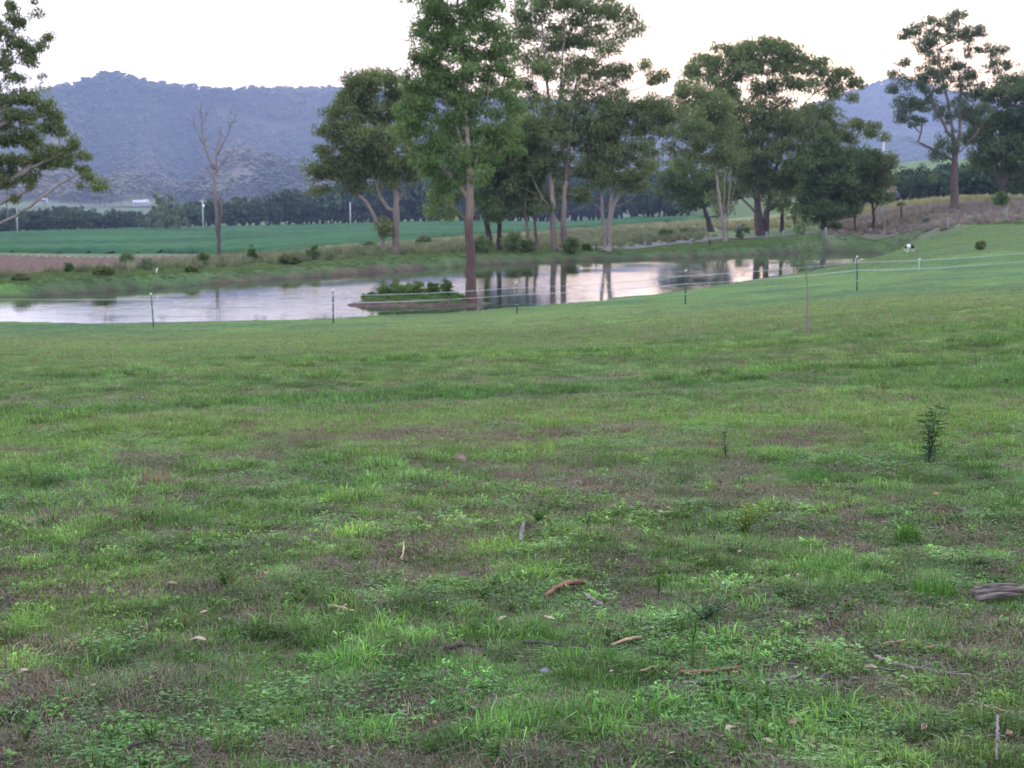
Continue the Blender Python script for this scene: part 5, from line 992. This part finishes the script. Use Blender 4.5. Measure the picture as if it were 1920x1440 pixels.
# ------------------------------------------------------------------ things lying in the foreground
M['deadleaf'] = simple('dead_leaf', (.27, .19, .13), (.42, .33, .25), 30, .6); M['deadleaf2'] = simple('dead_leaf_orange', (.26, .11, .06), (.36, .17, .09), 30, .6); M['deadleaf3'] = simple('dead_leaf_brown', (.17, .10, .07), (.28, .18, .13), 30, .6)
M['stick'] = simple('grey_stick', (.10, .085, .085), (.22, .19, .18), 12, .85, bump=.002, stretch=(1, 1, 1)); M['stickr'] = simple('red_brown_bark', (.13, .06, .042), (.24, .12, .08), 14, .85, bump=.002); M['stickt'] = simple('tan_bark', (.32, .21, .14), (.45, .31, .21), 14, .8, bump=.001); M['stickk'] = simple('black_stick', (.03, .025, .025), (.08, .065, .06), 14, .9)
M['stone'] = simple('grey_stone', (.13, .13, .16), (.22, .22, .26), 18, .8, bump=.004)
def leaf_mesh(seed, L=.07, W=.026):
    rng = np.random.default_rng(seed); n = 7; t = np.linspace(0, 1, n); w = W * np.sin(t * math.pi) ** .8 * .5 + .0006; bend = rng.uniform(-.25, .25); curl = rng.uniform(.1, .6); V = []
    for a, b_ in zip(t, w):
        cx = (a - .5) * L; cy = bend * L * (a - .5) ** 2 * 2; cz_ = .003 + .07 * L * (1 - 4 * (a - .5) ** 2) * rng.uniform(.3, 1.2)
        V += [(cx, cy - b_, cz_ + curl * b_), (cx, cy, cz_), (cx, cy + b_, cz_ + curl * b_ * .8)]
    V = np.array(V); Vb = V - np.array([0, 0, .0007]); i = np.arange(n - 1) * 3; q = np.concatenate([np.stack([i + a, i + 3 + a, i + 4 + a, i + 1 + a], 1) for a in (0, 1)]); m0 = n * 3
    return V, Vb, q, m0
def dead_leaf(px, py, lpx, ang, mt, lb, seed, group=None, wr=.38, lift=.012):
    p = hit(px, py); m = p[1] / F_PX; L = lpx * m * .85; V, Vb, q, m0 = leaf_mesh(seed, L, L * wr)
    o = mobj('dead_leaf', np.concatenate([V, Vb]), np.concatenate([q, q[:, ::-1] + m0]), M[mt], smooth=True); o.location = (p[0], p[1], p[2] + lift + .028); o.rotation_euler = (RNG.normal(.15, .25), RNG.normal(0, .2), math.radians(ang)); tag(o, lb, 'leaf', group)
GL = 'dead gum leaves lying in the grass'
LV = [(45, 1278, 24, 30, 'deadleaf', 'pale round dead leaf nearest the left edge', .8), (93, 1250, 22, 10, 'deadleaf', 'tan dead leaf above the pale round leaf at left', .5), (108, 1299, 24, -10, 'deadleaf', 'light curled leaf below the round leaf at left', .35), (72, 1293, 12, 0, 'deadleaf', 'tiny tan leaf between the two left leaves', .5), (176, 1307, 20, -15, 'deadleaf', 'pale flat leaf right of the light curled leaf', .35), (124, 1333, 18, 40, 'deadleaf2', 'orange-brown leaf below the left group', .4),
      (372, 1217, 44, -8, 'deadleaf', 'large tan leaf lying below the dark little plant', .33), (383, 1166, 24, 50, 'deadleaf', 'upturned tan leaf above the dark little plant', .4), (75, 1066, 14, 70, 'deadleaf2', 'small orange leaf far left', .5), (500, 1090, 14, 70, 'deadleaf2', 'small orange leaf beside the leafy weed clump', .6), (322, 1110, 22, 10, 'deadleaf3', 'grey-brown crumpled leaf left of the weed clump', .7), (412, 1178, 18, -50, 'deadleaf', 'white thin leaf fragment standing on edge', .25), (525, 1165, 26, -5, 'deadleaf3', 'brown leaf right of the white fragment', .4),
      (940, 1178, 30, 40, 'deadleaf', 'tan folded leaf in the middle foreground', .35), (1030, 1176, 30, 5, 'deadleaf', 'whitish broad leaf right of the folded leaf', .5), (972, 1250, 24, -12, 'deadleaf', 'pale leaf beside the upright grey stone', .4), (1148, 1280, 14, 30, 'deadleaf', 'small white leaf in fresh green grass', .7), (1242, 1178, 18, 80, 'deadleaf', 'upright pale leaf near the tan bark strip', .5), (1252, 1215, 30, 10, 'deadleaf', 'pale leaf at the end of the tan bark strip', .35), (1255, 965, 20, 60, 'deadleaf2', 'bright orange leaf in the dark green patch', .6), (1240, 972, 12, 20, 'deadleaf', 'cream leaf touching the bright orange leaf', .6),
      (682, 970, 14, 60, 'deadleaf', 'upper of two pale leaves left of centre', .7), (664, 983, 16, 0, 'deadleaf', 'lower of two pale leaves left of centre', .6), (743, 982, 9, 0, 'deadleaf', 'tiny pale leaf right of the two pale leaves', .6), (700, 1055, 14, 0, 'deadleaf3', 'dull brown leaf mid left', .6), (742, 1158, 14, 5, 'deadleaf', 'small tan leaf over dry litter', .5), (768, 1208, 12, 10, 'deadleaf', 'small cream leaf left of the dark curved stick', .5), (817, 1378, 16, 50, 'deadleaf2', 'orange-brown leaf at bottom centre left', .7), (785, 1398, 14, 0, 'deadleaf3', 'brown leaf at bottom left of centre', .6), (873, 1388, 22, 5, 'deadleaf', 'pale grey leaf at bottom centre', .3),
      (1632, 1270, 32, -20, 'deadleaf', 'bright tan leaf at the left end of the forked branch', .4), (1370, 1390, 40, 35, 'deadleaf', 'large broken leaf at the bottom right', .55), (1490, 1375, 34, 0, 'deadleaf3', 'arched brown leaf in bottom right litter', .45), (1440, 1412, 26, -20, 'deadleaf', 'curled cream leaf near the bottom right edge', .4), (1730, 1385, 30, 60, 'deadleaf3', 'folded brown leaf at lower right', .45), (1693, 1290, 16, 0, 'deadleaf', 'small white leaf under the forked branch', .6), (1378, 1280, 18, 10, 'deadleaf2', 'orange leaf under the red-brown stick', .6), (1525, 1235, 24, 5, 'deadleaf3', 'brown leaf above the long grey stick', .35),
      (1755, 938, 16, 10, 'deadleaf2', 'small rusty leaf right of the thistle', .6), (1383, 1034, 12, 60, 'deadleaf2', 'rusty leaf at the foot of the yellowish weed', .6), (1668, 1058, 12, 20, 'deadleaf', 'pale leaf on the reddish bare patch', .5), (1745, 1232, 18, 20, 'deadleaf2', 'rust-coloured leaf in right-hand grass', .4), (1700, 1324, 16, 0, 'deadleaf2', 'orange-brown leaf right of the bare litter', .5), (1890, 1395, 22, 30, 'deadleaf3', 'brown leaf at the foot of the upright stick', .6), (1265, 1440, 40, 20, 'deadleaf', 'large pale leaf cut by the bottom edge', .5), (625, 1426, 30, 45, 'deadleaf3', 'tan leaf at the bottom edge left of centre', .4), (265, 752, 14, 0, 'deadleaf', 'pale leaf near the worn bare strip', .6), (282, 767, 12, 0, 'deadleaf', 'second pale leaf just below the worn bare strip', .6), (838, 732, 20, 0, 'deadleaf', 'white bark flake on the worn step', .5), (1350, 915, 16, 60, 'deadleaf2', 'yellowish leaf above the yellowish weed', .5)]
for k, (a, b_, l, an, mt, lb, wr) in enumerate(LV): dead_leaf(a, b_, l, an, mt, lb, 700 + k, GL, wr)
EXT = RNG.uniform(0, 1, (26, 2))
for k, (u, v) in enumerate(EXT): dead_leaf(40 + u * 1840, 1000 + v * 430, 8 + 6 * u, v * 360, ('deadleaf', 'deadleaf3')[k % 2], 'small scrap of dead leaf in the near grass', 800 + k, 'scraps of dead leaf in the near grass', .5)

def stick(name, pts, r0, r1, mt, lb, cat='stick', forks=(), lift=.008, seed=0):
    rng = np.random.default_rng(seed + int(pts[0][0])); W = []
    for q in pts: p = hit(q[0], q[1]); W.append(p + np.array([0, 0, lift + (q[2] if len(q) > 2 else 0)]))
    W = np.array(W); o0 = W[0].copy(); m = o0[1] / F_PX; Q = resample(W - o0, .02); Q[1:-1] += rng.normal(0, .0022, Q[1:-1].shape); R = np.linspace(r0 * m, r1 * m, len(Q)) * (1 + .18 * rng.normal(0, 1, len(Q))); b = Buf(); b.tube(Q, np.abs(R) + .0008, 7)
    for fk in forks:
        W2 = np.array([hit(q[0], q[1]) + np.array([0, 0, lift + (q[2] if len(q) > 2 else 0)]) for q in fk]) - o0; b.tube(resample(W2, .02), np.linspace(r1 * m * 1.2, r1 * m * .6, len(resample(W2, .02))), 6)
    o = b.obj(name, M[mt], smooth=True); o.location = o0 + np.array([0, 0, .022]); tag(o, lb, cat)
stick('bark_strip', [(1022, 1130), (1040, 1118, .01), (1065, 1110, .02), (1094, 1106, .01)], 3.5, 5, 'stickr', 'curved red-brown bark strip in the middle foreground', 'bark')
stick('stick', [(1095, 1127, .01), (1110, 1138, .01), (1128, 1148)], 2.5, 4, 'stick', 'short grey stick below the curved bark strip')
stick('stick', [(836, 1231), (860, 1224, .01), (885, 1224)], 5, 3, 'stickk', 'dark curved stick left of centre')
stick('stick', [(978, 1217), (1010, 1219, .01), (1040, 1224), (1075, 1226)], 3, 1.6, 'stickk', 'thin dark stick crossing the centre foreground', forks=[[(1040, 1224), (1056, 1219)]])
stick('stick', [(1095, 1229), (1120, 1228)], 5, 4, 'stickk', 'stubby dark stick right of the thin dark stick')
stick('bark_strip', [(1148, 1223), (1175, 1214, .01), (1202, 1207)], 3, 2.5, 'stickt', 'straight tan bark strip right of centre', 'bark')
stick('stick', [(1195, 1274), (1225, 1269, .01), (1250, 1263)], 2.2, 1.6, 'stickt', 'thin tan stick left of the red-brown stick')
stick('stick', [(1275, 1273), (1310, 1275), (1345, 1272, .005), (1388, 1266)], 3, 4, 'stickr', 'straight red-brown stick in right foreground')
stick('branch', [(1280, 1293), (1330, 1296), (1362, 1293, .01), (1400, 1296, .005), (1440, 1292), (1480, 1286), (1500, 1280)], 3, 3, 'stick', 'long grey branch lying below the red-brown stick', 'branch', [[(1400, 1296), (1440, 1288), (1470, 1290)]])
stick('branch', [(1640, 1252, .02), (1665, 1264, .02), (1690, 1268, .01), (1730, 1268), (1770, 1277), (1820, 1279)], 3.2, 2, 'stick', 'forked grey branch in the right foreground', 'branch', [[(1636, 1262), (1665, 1270), (1680, 1270)], [(1720, 1268), (1745, 1258)], [(1770, 1277), (1812, 1272)]])
stick('stick', [(1646, 1222), (1670, 1218), (1696, 1213)], 1.6, 1.2, 'stickt', 'thin tan twig above the forked branch')
stick('stick', [(1868, 1442), (1869, 1415, .02), (1868, 1384, .05)], 3.2, 2.5, 'stick', 'upright grey stick at the lower right edge', forks=[[(1850, 1408, .02), (1868, 1404, .02), (1884, 1402, .01)]])
stick('stick', [(385, 887), (405, 888, .01), (430, 889)], 2.2, 1.4, 'stick', 'small dark stick in the left middle grass', forks=[[(416, 888), (419, 881, .02)]])
stick('stick', [(1392, 1312), (1410, 1322), (1425, 1332)], 2.0, 1.4, 'stick', 'short slanting twig below the long grey branch')
stick('stick', [(1845, 1338), (1870, 1346), (1892, 1352)], 1.4, .9, 'stickt', 'thin pale twig near the right edge')
stick('bark_strip', [(618, 1150), (640, 1156, .015), (668, 1160)], 3.5, 2, 'stickt', 'curled bark litter left of centre', 'bark', [[(630, 1160), (650, 1152, .02)]])
stick('stick', [(975, 1030, .0), (978, 1018, .03), (981, 1008, .06)], 5, 3.5, 'stick', 'upright grey wood splinter in the centre grass')
stick('stick', [(755, 1060, .0), (757, 1048, .03), (757, 1040, .05)], 1.8, 1.2, 'stickt', 'small upright pale twig left of centre')
stick('stick', [(1510, 1288), (1560, 1276), (1500, 1300)], 1.2, 1.0, 'stick', 'fine grey twig at the end of the long branch')
stick('stick', [(240, 1420), (270, 1410, .01), (330, 1412), (350, 1418)], 2.5, 2, 'stickk', 'dark root-like stick at the bottom left')

# weathered log with split grain
def log_piece():
    A, B_ = hit(1822, 1136), hit(1925, 1131); L = np.linalg.norm(B_ - A); root = empty('log', A + np.array([0, 0, .032]), math.atan2(B_[1] - A[1], B_[0] - A[0])); n, k = 26, 22; rng = np.random.default_rng(3)
    for part, (y0, z0, R, l0, l1, nm) in enumerate(((0, .026, .026, 0, 1.0, 'timber'), (-.03, .008, .017, .0, .80, 'timber'), (.0, .048, .013, .02, .80, 'timber'))):
        t = np.linspace(l0, l1, n); V = []
        for i, s in enumerate(t):
            e = math.sin(min(1, (s - l0) / (l1 - l0) * 7 + .72) * math.pi / 2) * (1 - .55 * max(0, (s - l0) / (l1 - l0) - .55) / .45)
            for j in range(k):
                a = j / k * 2 * math.pi; gr = 1 - .13 * abs(math.sin(a * 4.5 + part)) + .05 * vnoise(s * 26, a * 3 + part * 9, 55) - .05 * vnoise(s * 7, j * 1.7, 56)
                V.append((s * L + .012 * vnoise(a * 2.3, part, 57) * (i in (0, n - 1)), y0 + math.cos(a) * R * gr * e * 1.15 + .012 * math.sin(s * 4), z0 + math.sin(a) * R * gr * e + .008 * math.sin(s * 3)))
        V = np.array(V); i = np.arange(n - 1)[:, None] * k; j = np.arange(k)[None]; f4 = np.stack([i + j, i + (j + 1) % k, i + k + (j + 1) % k, i + k + j], -1).reshape(-1, 4)
        c0, c1 = len(V), len(V) + 1; V = np.concatenate([V, V[:k].mean(0)[None], V[-k:].mean(0)[None]]); f3 = [(c0, (q + 1) % k, q) for q in range(k)] + [(c1, (n - 1) * k + q, (n - 1) * k + (q + 1) % k) for q in range(k)]
        mobj(nm, V, [np.array(f3), f4], M['logwood'], root)
    tag(root, 'weathered grey split log lying in grass at the right edge', 'log')
M['logwood'] = simple('weathered_log', (.045, .036, .034), (.19, .155, .14), 9, .9, bump=.004, stretch=(1.2, 9, 9))
log_piece()
def stone(px, py, s, lb, mt='stone', seed=0):
    p = hit(px, py); m = p[1] / F_PX; r = s * m / 2; rng = np.random.default_rng(seed + 5); me = bpy.data.meshes.new('stone'); bm = __import__('bmesh').new(); __import__('bmesh').ops.create_icosphere(bm, subdivisions=2, radius=r)
    for v in bm.verts: d = .75 + .5 * float(vnoise(v.co.x / r * 1.4 + seed, v.co.y / r * 1.4 + v.co.z / r, 58)); v.co = v.co * d; v.co.z *= .75
    bm.to_mesh(me); bm.free(); me.materials.append(M[mt]); o = link(bpy.data.objects.new('stone', me)); o.location = (p[0], p[1], p[2] + r * .45); tag(o, lb, 'stone')
stone(1021, 1265, 22, 'grey stone standing in fresh grass in the centre', seed=1); stone(1360, 1103, 24, 'bluish grey stone beside a tan leaf right of centre', seed=2); stone(1375, 1320 + 32, 7, 'tiny white pebble in the lower right grass', 'white', 3)
M['dung'] = simple('dry_clod', (.12, .085, .07), (.2, .14, .12), 20, .95, bump=.006)
for a in ((1085, 915, 26, 'dark earth clod in the grass right of centre', 4), (793, 1143, 16, 'brown clod in the dry litter', 5), (860, 870, 30, 'dark clod at the edge of the yellow green shelf', 6), (1670, 1024 - 126, 20, 'brown clod right of the yellowish weed', 7)): stone(*a[:4], 'dung', a[4])

# individual weeds
def weed(px, py, hpx, wpx, kind, mt, lb, seed, cat='weed', tint=(1, 1, 1), name='weed'):
    tint = tuple(v * .92 for v in tint)
    p = hit(px, py); m = p[1] / F_PX; H, W = hpx * m, wpx * m; rng = np.random.default_rng(seed); root = empty(name, p); st = Buf(); lf = Buf()
    ns = {'thistle': 5, 'bush': 9, 'herb': 4, 'spindle': 3, 'rosette': 1, 'tussock': 0}[kind]
    for s in range(ns):
        a = rng.uniform(0, 6.28); tip = np.array([math.cos(a) * W * .5 * rng.uniform(.2, 1), math.sin(a) * W * .4 * rng.uniform(.2, 1), H * rng.uniform(.65, 1.0)]); t = np.linspace(0, 1, 9)[:, None]; P = tip * t; P[:, :2] *= t ** .6; P[:, 2] = tip[2] * t[:, 0]; P[1:-1] += rng.normal(0, H * .012, P[1:-1].shape); P[0][2] = -.02
        st.tube(P, np.linspace(.0035 * (H / .3) ** .5, .0012, 9), 5, True, (.5, .55, .4))
        nl = {'thistle': 34, 'bush': 16, 'herb': 14, 'spindle': 12, 'rosette': 14}[kind]; k = rng.uniform(.12, 1, nl); ii = k * 8; i0 = np.clip(ii.astype(int), 0, 7); f = (ii - i0)[:, None]; PP_ = P[i0] * (1 - f) + P[i0 + 1] * f; an = rng.uniform(0, 6.28, nl)
        up = {'thistle': .5, 'bush': .5, 'herb': .6, 'spindle': .9, 'rosette': .5}[kind]; D = np.stack([np.cos(an), np.sin(an), rng.uniform(.1, 1.3, nl) * up], 1)
        Ls, Ws = {'thistle': (H * .13, H * .016), 'bush': (H * .16, H * .07), 'herb': (H * .24, H * .10), 'spindle': (H * .16, H * .03), 'rosette': (W * .5, W * .16)}[kind]
        ovals(lf, rng, PP_, D, Ls, Ws, tint, .2)
    if kind == 'tussock': blades(lf, rng, 150, W * .3, H * .5, H * 1.0, .004, .5, tint, .25); blades(lf, rng, 60, W * .4, H * .3, H * .8, .004, .9, tuple(.8 * v for v in tint), .25)
    if kind == 'thistle':
        for _ in range(22): k = rng.uniform(.3, 1); a = rng.uniform(0, 6.28); q = np.array([0, 0, H * k * .8]); e = q + np.array([math.cos(a) * W * .32, math.sin(a) * W * .3, H * .12]) * rng.uniform(.5, 1.2); st.tube([q, (q + e) / 2 + (0, 0, -.004), e], [.002, .0015, .001], 3, False, (.4, .5, .4))
    if st.n: st.obj('stem', M[mt], root)
    lf.obj('leaves' if kind != 'tussock' else 'blades', M[mt], root); tag(root, lb, cat)
M['wd'] = leafy('weed_dark', (.065, .125, .075), .3); M['wg'] = leafy('weed_green', (.10, .20, .05), .35); M['wy'] = leafy('weed_yellow', (.22, .28, .06), .35); M['wl'] = leafy('weed_light', (.14, .26, .08), .35); M['wb'] = leafy('straw', (.27, .21, .16), .2)
for a in ((1742, 872, 136, 62, 'thistle', 'wd', 'tall dark thistle standing alone at right', 31, 'thistle', (1, 1, 1), 'thistle'), (1395, 1005, 74, 110, 'bush', 'wy', 'yellow-tipped leafy weed right of centre', 32), (1345, 925, 22, 26, 'herb', 'wy', 'small yellow weed above the yellow-tipped one', 33), (425, 1105, 62, 150, 'bush', 'wg', 'wide leafy weed clump in the left foreground', 34), (365, 1212, 40, 22, 'spindle', 'wd', 'dark little upright plant beside the large tan leaf', 35),
          (930, 1432, 76, 90, 'herb', 'wl', 'large-leaved weed at the bottom centre', 36), (60, 905, 48, 34, 'spindle', 'wy', 'pale upright weed near the left edge', 37), (560, 1335, 50, 36, 'herb', 'wl', 'pale leafy seedling left of bottom centre', 38), (285, 1400, 60, 60, 'herb', 'wg', 'bright broad-leaved weed at bottom left', 39), (215, 1400, 50, 50, 'herb', 'wg', 'bright weed beside the one at bottom left', 40), (50, 1395, 56, 50, 'herb', 'wg', 'leafy weed in the bottom left corner', 41),
          (1300, 1215, 80, 60, 'spindle', 'wg', 'tall thin weed right of the tan bark strip', 42), (1300, 1260, 84, 40, 'spindle', 'wl', 'tall seedling over the red-brown stick', 43), (1418, 1370, 90, 44, 'spindle', 'wg', 'narrow upright weed at the bottom right', 44), (1320, 1170, 60, 190, 'bush', 'wd', 'dark low weed patch right of centre', 45), (1235, 1120, 80, 40, 'spindle', 'wg', 'thin green weed right of the curved bark', 46), (1570, 1355, 30, 70, 'rosette', 'wd', 'dark broad-leaved rosette in the lower right', 47),
          (1670, 1350, 40, 60, 'herb', 'wy', 'yellow-green weed right of the dark rosette', 48), (1360, 860, 60, 12, 'spindle', 'wd', 'thin dark stalk left of the thistle', 49), (1102, 1005, 60, 14, 'spindle', 'wd', 'thin dark stalk in the central grass', 50), (290, 915, 56, 100, 'tussock', 'wb', 'straw-coloured grass tussock in the left middle', 51, 'grass tussock', (1, 1, 1), 'grass_tussock'), (340, 990, 60, 190, 'tussock', 'wg', 'low bright green tussock mound left of centre', 52, 'grass tussock', (.8, 1, 1), 'grass_tussock'),
          (1520, 915, 60, 120, 'tussock', 'wg', 'long bright green tussock left of the thistle foot', 53, 'grass tussock', (.75, 1.0, .9), 'grass_tussock'), (1560, 1080, 60, 170, 'tussock', 'wg', 'broad green tussock in the right foreground', 54, 'grass tussock', (.8, 1, .9), 'grass_tussock'), (1110, 920, 40, 70, 'tussock', 'wb', 'dry brownish tussock around a clod right of centre', 55, 'grass tussock', (.7, .7, .7), 'grass_tussock'), (1010, 985, 54, 120, 'bush', 'wg', 'low leafy green weed mat in the centre', 56), (905, 1130, 40, 60, 'herb', 'wl', 'pale seedling group left of the curved bark', 57),
          (1140, 1290, 30, 110, 'tussock', 'wg', 'vivid green grass cushion beside the small white leaf', 58, 'grass tussock', (1, 1.1, 1), 'grass_tussock'), (1700, 1020, 70, 60, 'tussock', 'wg', 'green grass clump below the thistle', 59, 'grass tussock', (.9, 1, .8), 'grass_tussock'), (1750, 1120, 60, 120, 'tussock', 'wg', 'green grass clump left of the log', 60, 'grass tussock', (.8, 1, .8), 'grass_tussock'), (1385, 1420, 50, 60, 'tussock', 'wg', 'spiky grass tuft at the bottom right edge', 61, 'grass tussock', (.9, 1, .8), 'grass_tussock')):
    weed(*a)

# ------------------------------------------------------------------ haze
def hz(N, L):
    v = N('ShaderNodeVolumePrincipled'); v.inputs['Density'].default_value = 2.1e-4; v.inputs['Color'].default_value = (.47, .60, .94, 1); v.inputs['Anisotropy'].default_value = 0.0; return v.outputs[0]
m = bpy.data.materials.new('haze'); m.use_nodes = True; nt = m.node_tree; nt.nodes.clear(); o_ = nt.nodes.new('ShaderNodeOutputMaterial'); nt.links.new(hz(lambda t, **k: nt.nodes.new(t), nt.links.new), o_.inputs['Volume'])
b = Buf(); b.box((0, 0, 225), (12800, 12800, 480)); ho = b.obj('haze', m); ho['kind'] = 'stuff'
